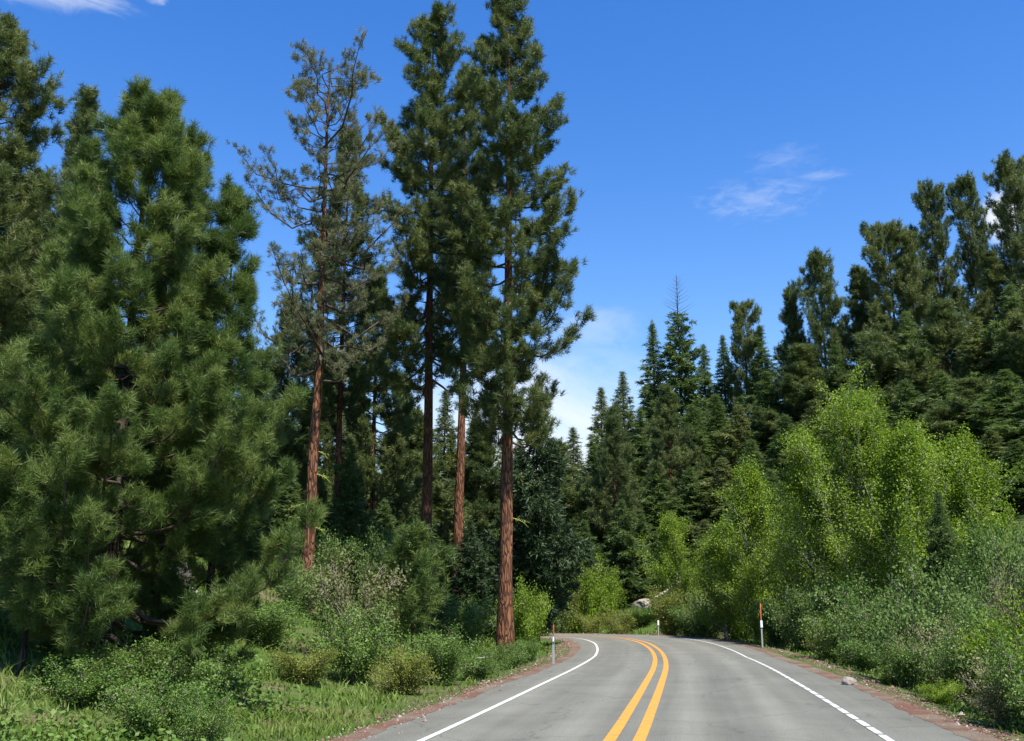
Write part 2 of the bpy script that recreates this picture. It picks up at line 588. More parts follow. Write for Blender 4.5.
def fir_meshes(seed, Ht, R, zb, nb, fol, bark, r0, nn=7, nl=0.34, nw=0.085, gaps=0.3, power=1.02, droop=0.35, step=0.34, top_bare=0.0):
    """cone shaped conifer of layered sprays"""
    rng = np.random.default_rng(seed)
    tub = Tubes()
    zz = np.linspace(-0.4, Ht, 14)
    tp = np.stack([np.cumsum(rng.normal(size=14)) * 0.012, np.cumsum(rng.normal(size=14)) * 0.012, zz], 1)
    tr = np.maximum(r0 * (1 - 0.95 * np.clip(zz / Ht, 0, 1)), 0.012)
    tub.add(tp, tr, 8, slot=0)
    ph = rng.uniform(0, 2 * pi, 6); kz = rng.uniform(0.4, 1.8, 6); ka = rng.integers(1, 4, 6)
    C, D, TI, SZ = [], [], [], []
    for i in range(nb):
        t = ((i + rng.uniform(0, 1)) / nb) ** 0.9
        z = zb + (Ht - zb) * t
        az = i * 2.39996 + rng.normal() * 0.4
        lump = np.mean(np.sin(kz * z + ka * az + ph)) * 1.7
        L = R * ((1 - t) ** power * 0.98 + 0.016) * rng.uniform(0.7, 1.15) * (1 + gaps * lump) * min(1, 0.55 + 2.2 * t)
        if t > 1 - top_bare:
            L = max(L, 1.1 * (1 - t) / top_bare + 0.25)
        if L < 0.06:
            continue
        u = np.linspace(0, 1, 5)
        dr = droop * (1 - t) - 0.5 * t
        zo = L * (-dr * u + 0.22 * u ** 2)
        pts = np.stack([tp[0, 0] + np.cos(az) * L * u, tp[0, 1] + np.sin(az) * L * u, z + zo], 1)
        tub.add(pts, (0.010 + 0.008 * L) * (1 - 0.8 * u), 4)
        if t > 1 - top_bare:
            continue
        n = max(2, int(L / step))
        ct = rng.uniform(0.15, 0.85)
        for j in range(n):
            uu = 0.22 + 0.78 * (j + rng.uniform(0.2, 1)) / n
            b = np.array([np.interp(uu, u, pts[:, q]) for q in range(3)])
            w = 0.42 * L * (1.12 - uu)
            for sg in (-1, 0, 1):
                o = sg * w * rng.uniform(0.35, 1.0)
                p = b + np.array([-sin(az), cos(az), 0]) * o + np.array([0, 0, -0.12 * abs(o)])
                C.append(p + rng.normal(size=3) * 0.05)
                dd = np.array([cos(az), sin(az), 0]) + sg * 0.8 * np.array([-sin(az), cos(az), 0]) + np.array([0, 0, -0.12])
                D.append(unit(dd)); TI.append(np.clip(ct + rng.normal() * 0.18, 0, 1)); SZ.append(min(1.0, 0.32 + 0.5 * L))
    if top_bare <= 0:
        for q in range(5):
            C.append(np.array([tp[-1, 0], tp[-1, 1], Ht - 0.22 * q])); D.append(np.array([0, 0, 1.0])); TI.append(0.6); SZ.append(0.4)
    C, D, TI = np.array(C), np.array(D), np.array(TI)
    V, Fc, tt = needles(rng, C, D, nn, nl, nw, 0.95, TI, flat=0.35, size=SZ)
    tv, tf = tub.arrays()
    return to_mesh('trunk', tv, tf, [bark, M_BRANCH], np.concatenate(tub.m), smooth=True), to_mesh('crown', V, Fc, fol, tint=tt)


def leafy_meshes(seed, Ht, R, zb, fol, bark, r0, nbr=54, per=9, nleaf=26, leaf=0.105, upright=1.05, clump=0.20):
    """broadleaf tree with an upright, ragged crown"""
    rng = np.random.default_rng(seed)
    tub = Tubes()
    zz = np.linspace(-0.3, Ht, 12)
    tp = np.stack([np.cumsum(rng.normal(size=12)) * 0.05, np.cumsum(rng.normal(size=12)) * 0.05, zz], 1)
    tr = np.maximum(r0 * (1 - 0.95 * np.clip(zz / Ht, 0, 1)), 0.012)
    tub.add(tp, tr, 8, slot=0)
    C, TI, O = [], [], []
    ph = rng.uniform(0, 2 * pi, 6); kz = rng.uniform(0.4, 1.6, 6); ka = rng.integers(1, 4, 6)
    for i in range(nbr):
        t = (i + rng.uniform(0, 1)) / nbr
        z0 = zb * 0.6 + (Ht * 0.93 - zb * 0.6) * t ** 1.25
        az = i * 2.39996 + rng.normal() * 0.4
        lump = np.mean(np.sin(kz * z0 + ka * az + ph)) * 1.7
        L = R * (0.42 + 0.75 * sin(pi * min(1, 0.16 + t * 0.86)) ** 0.8) * rng.uniform(0.7, 1.2) * (1 + 0.32 * lump)
        L *= (1 - 0.45 * t)
        el = min(1.45, upright * (0.50 + 0.62 * min(1, 1.4 * t)) + rng.normal() * 0.18)
        L *= 1.0 + 0.55 * sin(el)
        L = min(L, 1.15 * (Ht - z0) / max(0.2, sin(el)) + 0.35)
        u = np.linspace(0, 1, 5)
        b0 = np.array([np.interp(z0, zz, tp[:, q]) for q in range(3)])
        dr = np.array([cos(az) * cos(el), sin(az) * cos(el), sin(el)])
        pts = b0 + dr * (L * u)[:, None] + np.array([0, 0, 1.0]) * (0.22 * L * u ** 2)[:, None]
        pts[1:] += rng.normal(size=(4, 3)) * 0.06 * L
        rb = 0.3 * np.interp(z0, zz, tr) + 0.008
        tub.add(pts, rb * (1 - 0.85 * u), 4)
        ct = rng.uniform(0.2, 0.8)
        for j in range(per):
            uu = 0.25 + 0.75 * (j + rng.uniform(0, 1)) / per
            b = np.array([np.interp(uu, u, pts[:, q]) for q in range(3)])
            td = unit(rng.normal(size=3) * 0.6 + dr * 0.6 + np.array([0, 0, 0.75]))
            tl = (0.34 * L * (1.1 - uu) + 0.25) * rng.uniform(0.6, 1.3)
            e = b + td * tl
            tub.add([b, b + td * tl * .5, e], [0.010, 0.008, 0.004], 4)
            for f in (0.45, 0.75, 1.0):
                C.append(b + td * tl * f); TI.append(np.clip(ct + rng.normal() * 0.15, 0, 1)); O.append(td * 0.3)
    for q in range(max(8, nbr // 3)):                    # upright leading shoots that break the outline
        k0 = rng.integers(0, len(C)); b = np.array(C[k0]); ln = rng.uniform(0.4, 1.1)
        d = unit(rng.normal(size=3) * 0.25 + np.array([0, 0, 1.0]))
        tub.add([b, b + d * ln * .5, b + d * ln], [0.010, 0.008, 0.004], 4)
        for f in (0.35, 0.6, 0.85, 1.0):
            C.append(b + d * ln * f); TI.append(TI[k0]); O.append(d * 0.3)
    C, TI = np.array(C), np.array(TI)
    V, Fc, tt = leaves(rng, C, nleaf, clump, leaf, 0.5, TI, np.array(O))
    tv, tf = tub.arrays()
    return to_mesh('trunk', tv, tf, bark, smooth=True), to_mesh('crown', V, Fc, fol, tint=tt)


def shrub_meshes(seed, Ht, R, fol, bark, nst=16, per=10, nleaf=16, leaf=0.10, clump=0.17, sparse=1.0):
    """many stemmed shrub: arching stems, leafy twigs"""
    rng = np.random.default_rng(seed)
    tub = Tubes()
    C, TI, O = [], [], []
    for i in range(nst):
        az = i * 2.39996 + rng.normal() * 0.5
        out = R * math.sqrt((i + 0.5) / nst) * rng.uniform(0.75, 1.1)
        top = Ht * rng.uniform(0.5, 1.12) * math.sqrt(max(0.12, 1 - 0.72 * (out / (R * 1.1)) ** 2))
        u = np.linspace(0, 1, 6)
        hx, hy = cos(az), sin(az)
        r_ = out * u ** 1.4 + 0.05 * R
        pts = np.stack([hx * r_, hy * r_, -0.15 + (top + 0.15) * (1 - (1 - u) ** 1.5)], 1)
        pts[1:] += rng.normal(size=(5, 3)) * 0.05 * Ht
        tub.add(pts, (0.010 + 0.008 * Ht) * (1 - 0.85 * u), 4)
        ct = rng.uniform(0.2, 0.8)
        for j in range(per):
            uu = 0.12 + 0.88 * (j + rng.uniform(0, 1)) / per
            b = np.array([np.interp(uu, u, pts[:, q]) for q in range(3)])
            td = unit(rng.normal(size=3) * 0.7 + np.array([hx, hy, 1.3]) * 0.7)
            tl = (0.20 * Ht * (1.15 - 0.6 * uu)) * rng.uniform(0.6, 1.4)
            e = b + td * tl
            tub.add([b, b + td * tl * .5, e], [0.007, 0.006, 0.003], 4)
            if rng.uniform() > sparse:
                continue
            for f in (0.4, 0.7, 1.0):
                C.append(b + td * tl * f); TI.append(np.clip(ct + rng.normal() * 0.16, 0, 1)); O.append(td * 0.3)
    C, TI = np.array(C), np.array(TI)
    V, Fc, tt = leaves(rng, C, nleaf, clump, leaf, 0.6, TI, np.array(O))
    tv, tf = tub.arrays()
    return to_mesh('stems', tv, tf, bark, smooth=True), to_mesh('foliage', V, Fc, fol, tint=tt)


def plant_tree(name, meshes, names, loc, scale, rotz, label, cat, group=None):
    """a thing: Empty at the foot, two mesh parts; the meshes may be shared by repeats"""
    root = bpy.data.objects.new(name, None)
    COL.objects.link(root)
    root.empty_display_size = 0.3
    root.location = tuple(loc); root.rotation_euler = (0, 0, rotz); root.scale = scale
    tag(root, label, cat, group)
    for m, nm in zip(meshes, names):
        link(nm, m, root)
    return root


TREE = ('trunk', 'crown')
SHRUB = ('stems', 'foliage')
rot_rng = np.random.default_rng(77)


def seen_top(verts, loc, scale=(1, 1, 1), rz=0.0):
    """picture height of the top of a crown"""
    v = verts[::7] * np.array(scale)
    c_, s_ = cos(rz), sin(rz)
    X = v[:, 0] * c_ - v[:, 1] * s_ + loc[0]; Y = v[:, 0] * s_ + v[:, 1] * c_ + loc[1]; Z = v[:, 2] + loc[2] - CAM_Z
    f_ = Y * cos(PITCH) + Z * sin(PITCH); u_ = -Y * sin(PITCH) + Z * cos(PITCH)
    return float(np.percentile(H / 2 - F * u_ / f_, 0.15))


def mesh_verts(me):
    a = np.empty(len(me.vertices) * 3, np.float32)
    me.vertices.foreach_get('co', a)
    return a.reshape(-1, 3).astype(float)


def foot_and_height(px, py, depth, sink=0.1):
    p = at(px, py, depth)
    z = float(terrain(p[0], p[1]).reshape(-1)[0])
    return (p[0], p[1], z - sink), p[2] - z + sink


# ---------------------------------------------------------------- ground
def warp(lo, hi, n, focus, dense):
    """grid coordinates packed round a focus"""
    a, b = math.asinh((lo - focus) / dense), math.asinh((hi - focus) / dense)
    return focus + dense * np.sinh(np.linspace(a, b, n))


gx = warp(-1500, 1500, 420, 1.0, 14.0)
gy = warp(-120, 2200, 440, 24.0, 22.0)
GX, GY = np.meshgrid(gx, gy)
GZ = terrain(GX, GY)
gv = np.stack([GX.ravel(), GY.ravel(), GZ.ravel()], 1)
nxg = len(gx)
ii = (np.arange(len(gy) - 1)[:, None] * nxg + np.arange(nxg - 1)[None]).ravel()
gf = np.stack([ii, ii + 1, ii + nxg + 1, ii + nxg], 1)

M_GROUND, t, out = new_mat('forest_floor')
tcn = N(t, 'ShaderNodeTexCoord')
P_ = tcn.outputs['Object']
n_big = noise(t, 0.11, 4, 0.6, P_)
n_mid = noise(t, 0.7, 5, 0.65, P_)
n_fine = noise(t, 9, 5, 0.7, P_)
dirt = ramp(t, n_fine, [(0.25, (0.085, 0.058, 0.038)), (0.5, (0.15, 0.105, 0.070)), (0.8, (0.26, 0.20, 0.145))])
green = ramp(t, n_fine, [(0.25, (0.030, 0.060, 0.014)), (0.55, (0.065, 0.115, 0.022)), (0.8, (0.12, 0.16, 0.045))])
mr = N(t, 'ShaderNodeMapRange', interpolation_type='SMOOTHSTEP')
t.links.new(math_node(t, 'ADD', math_node(t, 'MULTIPLY', n_big, 0.6), math_node(t, 'MULTIPLY', n_mid, 0.4)), mr.inputs[0])
mr.inputs[1].default_value = 0.37; mr.inputs[2].default_value = 0.53
c = mixcol(t, mr.outputs[0], dirt, green)
p = N(t, 'ShaderNodeBsdfPrincipled'); p.inputs['Roughness'].default_value = 0.95; p.inputs['Specular IOR Level'].default_value = 0.1
t.links.new(c, p.inputs['Base Color'])
bp = N(t, 'ShaderNodeBump'); bp.inputs['Strength'].default_value = 0.8; bp.inputs['Distance'].default_value = 0.12
t.links.new(n_fine, bp.inputs['Height']); t.links.new(bp.outputs[0], p.inputs['Normal'])
t.links.new(p.outputs[0], out.inputs['Surface'])
tag(link('ground', to_mesh('ground', gv, gf, M_GROUND, smooth=True)), 'grassy and earthy forest floor rising on both sides of the road', None, None, 'structure')

# ---------------------------------------------------------------- road
i0, i1 = 10, len(CL)
CEN, NR, AR = CL[i0:i1], NOR[i0:i1], ARC[i0:i1]
# finer course for the road strips
_t = np.arange(len(CEN)); _tt = np.linspace(0, len(CEN) - 1, 1400)
CEN = np.stack([np.interp(_tt, _t, CEN[:, k]) for k in (0, 1)], 1)
NR = unit(np.stack([np.interp(_tt, _t, NR[:, k]) for k in (0, 1)], 1))
AR = np.interp(_tt, _t, AR)


def strip(name, offs, zs, mat, label=None, drop_to_ground=None):
    """a sheet along the road; offs: list of offsets (numbers or arrays) across it"""
    m = len(CEN)
    V, U = [], []
    for k, (o, z) in enumerate(zip(offs, zs)):
        o = np.broadcast_to(np.asarray(o, float), (m,))
        p = CEN + NR * o[:, None]
        zz = np.full(m, z) if z is not None else terrain(p[:, 0], p[:, 1]) - 0.04
        V.append(np.stack([p[:, 0], p[:, 1], zz], 1)); U.append(np.stack([o, AR], 1))
    V = np.stack(V, 1); U = np.stack(U, 1)
    k = len(offs)
    i = (np.arange(m - 1)[:, None] * k + np.arange(k - 1)[None]).ravel()
    f = np.stack([i, i + 1, i + k + 1, i + k], 1)
    o = link(name, to_mesh(name, V.reshape(-1, 3), f, mat, uv=U.reshape(-1, 2)))
    return tag(o, label, None, None, 'structure')


def road_shader(t, base_lo, base_hi, tracks=True):
    uvn = N(t, 'ShaderNodeUVMap'); uvn.uv_map = 'UVMap'
    tcn = N(t, 'ShaderNodeTexCoord')
    P = tcn.outputs['Object']
    mp = N(t, 'ShaderNodeMapping'); mp.inputs['Scale'].default_value = (1.6, 0.05, 1)
    t.links.new(uvn.outputs[0], mp.inputs[0])
    streak = noise(t, 1.0, 5, 0.6, mp.outputs[0])
    mott = noise(t, 0.5, 5, 0.65, P)
    grain = noise(t, 38, 4, 0.8, P)
    c = ramp(t, grain, [(0.32, tuple(0.72 * q for q in base_lo)), (0.5, tuple(0.5 * (q + w_) for q, w_ in zip(base_lo, base_hi))), (0.68, tuple(1.22 * q for q in base_hi))])
    f = math_node(t, 'ADD', math_node(t, 'MULTIPLY', streak, 0.55), math_node(t, 'MULTIPLY', mott, 0.45))
    m = N(t, 'ShaderNodeMapRange'); t.links.new(f, m.inputs[0])
    m.inputs[1].default_value = 0.34; m.inputs[2].default_value = 0.66
    m.inputs[3].default_value = 0.74; m.inputs[4].default_value = 1.20
    sep = N(t, 'ShaderNodeSeparateXYZ'); t.links.new(uvn.outputs[0], sep.inputs[0])
    # worn wheel paths: four bands, a touch paler and smoother
    ax = math_node(t, 'ABSOLUTE', math_node(t, 'SUBTRACT', math_node(t, 'ABSOLUTE', math_node(t, 'SUBTRACT', math_node(t, 'ABSOLUTE', sep.outputs[0]), 1.6)), 0.78))
    band = N(t, 'ShaderNodeMapRange', interpolation_type='SMOOTHSTEP'); t.links.new(ax, band.inputs[0])
    band.inputs[1].default_value = 0.0; band.inputs[2].default_value = 0.45
    band.inputs[3].default_value = 1.08; band.inputs[4].default_value = 0.93
    v = math_node(t, 'MULTIPLY', m.outputs[0], band.outputs[0])
    sc_ = N(t, 'ShaderNodeVectorMath', operation='SCALE')
    t.links.new(c, sc_.inputs[0]); t.links.new(v, sc_.inputs['Scale'])
    return sc_.outputs[0], grain, mott, uvn


M_ROAD, t, out = new_mat('weathered_asphalt')
c, grain, mott, uvn = road_shader(t, (0.117, 0.117, 0.095), (0.166, 0.165, 0.136))
# fine cracks
vo = N(t, 'ShaderNodeTexVoronoi', feature='DISTANCE_TO_EDGE'); vo.inputs['Scale'].default_value = 0.28
wv = N(t, 'ShaderNodeVectorMath', operation='ADD')
nn_ = N(t, 'ShaderNodeTexNoise'); nn_.inputs['Scale'].default_value = 1.3; nn_.inputs['Detail'].default_value = 6
t.links.new(uvn.outputs[0], nn_.inputs['Vector'])
t.links.new(uvn.outputs[0], wv.inputs[0]); t.links.new(nn_.outputs['Color'], wv.inputs[1])
t.links.new(wv.outputs[0], vo.inputs['Vector'])
crk = N(t, 'ShaderNodeMapRange'); t.links.new(vo.outputs['Distance'], crk.inputs[0])
crk.inputs[1].default_value = 0.0; crk.inputs[2].default_value = 0.010
crk.inputs[3].default_value = 0.5; crk.inputs[4].default_value = 0.0
c = mixcol(t, crk.outputs[0], c, (0.05, 0.05, 0.045))
p = N(t, 'ShaderNodeBsdfPrincipled'); p.inputs['Roughness'].default_value = 0.85; p.inputs['Specular IOR Level'].default_value = 0.25
t.links.new(c, p.inputs['Base Color'])
bp = N(t, 'ShaderNodeBump'); bp.inputs['Strength'].default_value = 0.4; bp.inputs['Distance'].default_value = 0.01
t.links.new(grain, bp.inputs['Height']); t.links.new(bp.outputs[0], p.inputs['Normal'])
t.links.new(p.outputs[0], out.inputs['Surface'])


def paint_mat(name, col, wear_lo, wear_hi, breaks=0.0):
    m, t, out = new_mat(name)
    road_c, grain, mott, uvn = road_shader(t, (0.117, 0.117, 0.095), (0.166, 0.165, 0.136))
    tcn = N(t, 'ShaderNodeTexCoord')
    w = noise(t, 5.0, 7, 0.75, tcn.outputs['Object'])
    m_ = N(t, 'ShaderNodeMapRange'); t.links.new(w, m_.inputs[0])
    m_.inputs[1].default_value = wear_lo; m_.inputs[2].default_value = wear_hi
    m_.inputs[3].default_value = 0.0; m_.inputs[4].default_value = 0.85
    f_ = m_.outputs[0]
    if breaks:
        sp = N(t, 'ShaderNodeSeparateXYZ'); t.links.new(uvn.outputs[0], sp.inputs[0])
        ph_ = math_node(t, 'FRACT', math_node(t, 'ADD', math_node(t, 'MULTIPLY', sp.outputs[1], 1.05), math_node(t, 'MULTIPLY', w, 0.25)))
        f_ = math_node(t, 'MAXIMUM', f_, math_node(t, 'MULTIPLY', math_node(t, 'LESS_THAN', ph_, breaks), 0.92))
    c = mixcol(t, f_, col, road_c)
    p = N(t, 'ShaderNodeBsdfPrincipled'); p.inputs['Roughness'].default_value = 0.7
    t.links.new(c, p.inputs['Base Color'])
    t.links.new(p.outputs[0], out.inputs['Surface'])
    return m


M_YEL = paint_mat('yellow_road_paint', (0.56, 0.235, 0.024), 0.48, 0.76)
M_WHI = paint_mat('white_road_paint', (0.56, 0.56, 0.52), 0.48, 0.72)
M_WHI_WORN = paint_mat('worn_white_road_paint', (0.55, 0.55, 0.51), 0.46, 0.68, 0.18)
M_CINDER, t, out = new_mat('red_cinder_gravel')
tcn = N(t, 'ShaderNodeTexCoord')
g1 = noise(t, 28, 4, 0.75, tcn.outputs['Object']); g2 = noise(t, 0.9, 5, 0.6, tcn.outputs['Object'])
ca = ramp(t, g1, [(0.25, (0.075, 0.038, 0.026)), (0.55, (0.145, 0.078, 0.054)), (0.8, (0.25, 0.165, 0.12))])
cb = ramp(t, g1, [(0.25, (0.085, 0.070, 0.052)), (0.8, (0.24, 0.195, 0.145))])
mr = N(t, 'ShaderNodeMapRange'); t.links.new(g2, mr.inputs[0]); mr.inputs[1].default_value = 0.42; mr.inputs[2].default_value = 0.58
c = mixcol(t, mr.outputs[0], ca, cb)
p = N(t, 'ShaderNodeBsdfPrincipled'); p.inputs['Roughness'].default_value = 0.95; p.inputs['Specular IOR Level'].default_value = 0.1
t.links.new(c, p.inputs['Base Color'])
bp = N(t, 'ShaderNodeBump'); bp.inputs['Strength'].default_value = 0.9; bp.inputs['Distance'].default_value = 0.03
t.links.new(g1, bp.inputs['Height']); t.links.new(bp.outputs[0], p.inputs['Normal'])
t.links.new(p.outputs[0], out.inputs['Surface'])

_e = np.random.default_rng(8)


def ragged(base, amp):
    a = _e.normal(size=len(CEN))
    for _ in range(3):
        a = np.convolve(a, np.ones(5) / 5, 'same')
    b = _e.normal(size=len(CEN))
    for _ in range(3):
        b = np.convolve(b, np.ones(41) / 41, 'same')
    return base + amp * (a / a.std() * 0.5 + b / b.std() * 0.7)


# the lanes are a little narrower through the bend than on the straight
KW = np.interp(CEN[:, 1], [14, 24, 38, 53, 62], [1.0, 0.95, 0.86, 0.92, 0.95])
strip('road', [-3.72 * KW, -2.73 * KW, -1.4 * KW, 0 * KW, 1.8 * KW, 3.6 * KW, 5.0 * KW], [0] * 7, M_ROAD, 'grey weathered two lane asphalt road bending left into the forest')
strip('gravel_shoulder', [ragged(-4.35, 0.12) * KW, -3.95 * KW, ragged(-3.62, 0.05) * KW], [None, 0.010, 0.004], M_CINDER, 'strip of red cinder gravel along the inner left edge of the road')
strip('gravel_shoulder', [ragged(4.74, 0.05) * KW, 5.05 * KW, ragged(5.55, 0.12) * KW], [0.004, 0.012, None], M_CINDER, 'strip of red cinder gravel along the outer right edge of the road')
strip('centre_line', [-0.285 * KW, -0.115 * KW], [0.008] * 2, M_YEL, 'left one of the two solid yellow lines down the middle of the road')
strip('centre_line', [0.115 * KW, 0.285 * KW], [0.008] * 2, M_YEL, 'right one of the two solid yellow lines down the middle of the road')
strip('edge_line', [-2.78 * KW, -2.68 * KW], [0.008] * 2, M_WHI, 'white line along the left edge of the road')
strip('edge_line', [3.55 * KW, 3.66 * KW], [0.008] * 2, M_WHI_WORN, 'worn white line along the right edge of the road')

# ---------------------------------------------------------------- grass and loose gravel
rng = np.random.default_rng(21)


def scatter_ground(n, ymin, ymax, power):
    y = ymin + (ymax - ymin) * rng.uniform(0, 1, n) ** power
    x = rng.uniform(-0.62, 0.62, n) * y
    s = lateral(x, y)
    return x, y, s


x, y, s = scatter_ground(420000, 8, 95, 1.7)
dens = waves(x, y, _WAVES) * 1.6 + waves(x * 2.3, y * 2.3, _FINE) * 1.0
out_d = np.where(s < 0, -s - L_EDGE, s - R_EDGE)
keep = (out_d > 0.35 + 0.35 * rng.uniform(size=len(x))) & (rng.uniform(size=len(x)) < np.clip(0.8 + dens, 0.12, 1)) & (rng.uniform(size=len(x)) < sstep(0.2, 1.6, out_d) * 0.9 + 0.1)
x, y, dens, out_d = x[keep], y[keep], dens[keep], out_d[keep]
z = terrain(x, y)
n = len(x)
hgt = 0.82 * (0.10 + 0.26 * rng.uniform(size=n) ** 1.5 + 0.14 * np.clip(dens, 0, 1)) * (0.5 + 0.5 * sstep(0.3, 2.5, out_d))
wid = 0.010 + 0.0013 * y
a = rng.uniform(0, 2 * pi, n)
ln = rng.normal(size=(n, 2)) * 0.45
b = np.stack([x, y, z - 0.03], 1)
sd = np.stack([np.cos(a), np.sin(a), np.zeros(n)], 1) * wid[:, None] * .5
mid = b + np.stack([ln[:, 0] * .3, ln[:, 1] * .3, np.full(n, 0.6)], 1) * hgt[:, None]
tip = b + np.stack([ln[:, 0], ln[:, 1], np.ones(n)], 1) * hgt[:, None]
V = np.stack([b - sd, b + sd, mid + sd * .8, tip, mid - sd * .8], 1)
Fq = np.arange(n)[:, None] * 5
faces = np.concatenate([np.concatenate([Fq, Fq + 1, Fq + 2, Fq + 4], 1), np.concatenate([Fq + 4, Fq + 2, Fq + 3, Fq + 3], 1)])
# quads only (the tip quad is folded to a triangle by a fifth point just beside the tip)
V = np.concatenate([V, (tip + sd * 0.05)[:, None]], 1)
Fq = np.arange(n)[:, None] * 6
faces = np.concatenate([np.concatenate([Fq, Fq + 1, Fq + 2, Fq + 4], 1), np.concatenate([Fq + 4, Fq + 2, Fq + 5, Fq + 3], 1)])
tn = np.clip(0.45 + 0.5 * waves(x * 1.4 + 9, y * 1.4, _FINE) + 0.2 * rng.normal(size=n), 0, 1)
tag(link('grass', to_mesh('grass', V.reshape(-1, 3), faces, M_GRASS, tint=np.concatenate([tn, tn]))),
    'green and straw coloured grass growing on the verges', 'grass', None, 'stuff')

# broad leaved low herbs between the grass
x, y, s = scatter_ground(16000, 9, 60, 1.5)
out_d = np.where(s < 0, -s - L_EDGE, s - R_EDGE)
keep = (out_d > 1.2) & (waves(x + 31, y - 7, _FINE) + 0.5 * waves(x, y, _WAVES) > 0.02)
x, y = x[keep], y[keep]
C = np.stack([x, y, terrain(x, y) + 0.16], 1)
V, Fc, tt = leaves(rng, C, 9, np.array([0.16, 0.16, 0.12]), 0.10, 1.2, np.clip(0.5 + 0.4 * waves(x, y, _FINE), 0, 1))
tag(link('ground_cover', to_mesh('ground_cover', V, Fc, M_LEAF, tint=tt)), 'low leafy herbs covering the forest floor', 'ground cover', None, 'stuff')

n = 9000
k = rng.integers(0, len(CEN), n * 2)
k = k[(CEN[k, 1] > 6) & (CEN[k, 1] < 66)][:n]
n = len(k)
sd_ = np.where(rng.uniform(size=n) < 0.4, -3.85 + rng.normal(size=n) * 0.2, 5.2 + rng.normal(size=n) * 0.25)
pp = CEN[k] + NR[k] * sd_[:, None] + rng.normal(size=(n, 2)) * 0.05
zz = np.maximum(terrain(pp[:, 0], pp[:, 1]), np.where((sd_ > -4.2) & (sd_ < 5.2), -0.004, -9))
rs = rng.uniform(0.008, 0.022, n) * (1 + (rng.uniform(size=n) < 0.03) * 1.6)
oct_ = np.array([(1, 0, 0), (0, 1, 0), (-1, 0, 0), (0, -1, 0), (0, 0, 1), (0, 0, -0.6)], float)
V = np.stack([pp[:, 0], pp[:, 1], zz + rs * 0.3], 1)[:, None] + oct_[None] * rs[:, None, None] * rng.uniform(0.6, 1.3, (n, 6, 1))
of = np.array([(0, 1, 4), (1, 2, 4), (2, 3, 4), (3, 0, 4), (1, 0, 5), (2, 1, 5), (3, 2, 5), (0, 3, 5)])
M_STONE = foliage_mat('loose_stones', (0.11, 0.055, 0.042), (0.20, 0.12, 0.09), (0.36, 0.30, 0.25), 0.0, 0.9)
tag(link('gravel', to_mesh('gravel', V.reshape(-1, 3), (np.arange(n)[:, None, None] * 6 + of[None]).reshape(-1, 3), M_STONE,
                           tint=np.repeat(rng.uniform(0, 1, n), 8))), 'loose stones scattered along the road shoulders', 'gravel', None, 'stuff')

# ---------------------------------------------------------------- big pines, each with a mesh of its own
def hero_pine(px, py, depth, R, zbf, nb, fol, bark, r0, label, seed, group=None, name='pine_tree', **kw):
    loc, h = foot_and_height(px, py, depth)
    ms = pine_meshes(seed, h, R, h * zbf, nb, fol, bark, r0, **kw)
    k = 1.0
    for _ in range(3):
        k *= (CAM_Z - loc[2] + (606 - py) * 0.001 * depth) / (CAM_Z - loc[2] + (606 - seen_top(mesh_verts(ms[1]), loc, (1, 1, k))) * 0.001 * depth)
    return plant_tree(name, ms, TREE, loc, (1, 1, k), 0, label, 'pine tree', group), h


def lichen_twigs(root, h, spots, seed, r0):
    """dead stubs bearded with yellow lichen, as a part of their tree"""
    r = np.random.default_rng(seed)
    for (f, az, L) in spots:
        tb = Tubes()
        z = h * f
        d = np.array([cos(az), sin(az), -0.25])
        p0 = np.array([cos(az), sin(az), 0]) * r0 * (1 - 0.9 * f) * 0.8 + np.array([0, 0, z])
        pts = [p0, p0 + d * L * .35, p0 + d * L * .7 + np.array([0, 0, -.05]), p0 + d * L + np.array([0, 0, -.2])]
        tb.add(pts, [0.012, 0.014, 0.012, 0.005], 5)
        for q in range(14):
            u = r.uniform(0.1, 1)
            b = p0 + d * L * u
            e = b + unit(r.normal(size=3) + np.array([0, 0, -.5])) * r.uniform(0.1, 0.3) * L
            tb.add([b, (b + e) / 2, e], [0.008, 0.007, 0.003], 4)
        v, f_ = tb.arrays()
        link('lichen_branch', to_mesh('lichen_branch', v, f_, M_LICHEN, smooth=True), root)


round_prof = lambda t: (0.80 + 0.28 * sin(pi * min(1, t * 1.1))) * (1 - t ** 2.2) ** 0.75
column_prof = lambda t: (0.62 + 0.38 * sin(pi * min(1, 0.15 + t * 0.95))) * (1 - 0.72 * t ** 3)
G_NEAR = 'pines close to the road on the left'
peak_prof = lambda t: (1.0 if t < 0.3 else 1.0 - 0.90 * ((t - 0.3) / 0.7) ** 0.78)
near = dict(profile=peak_prof, nn=72, nl=0.17, nw=0.0105, tufts=11, gaps=0.20, twig_gap=0.29)
hero_pine(153, 90, 19, 2.9, 0.03, 132, M_PINE_BRIGHT, M_BARK_DARK, 0.16, 'big bushy bright green young pine in front at the left', 1, G_NEAR, up0=0.0, **near)
hero_pine(238, 184, 20.0, 1.3, 0.05, 60, M_PINE_BRIGHT, M_BARK_DARK, 0.09, 'narrower young pine pressed against the right flank of the big bushy pine', 2, G_NEAR, up0=0.1, **near)
hero_pine(98, 140, 20.8, 1.25, 0.2, 52, M_PINE_BRIGHT, M_BARK_DARK, 0.10, 'young pine whose top makes the left shoulder of the big bushy pine', 3, G_NEAR, up0=0.1, **near)
hero_pine(193, 128, 20.2, 0.95, 0.35, 44, M_PINE_BRIGHT, M_BARK_DARK, 0.10, 'young pine whose blunt top stands just right of the peak of the big bushy pine', 41, G_NEAR, up0=0.1, **near)
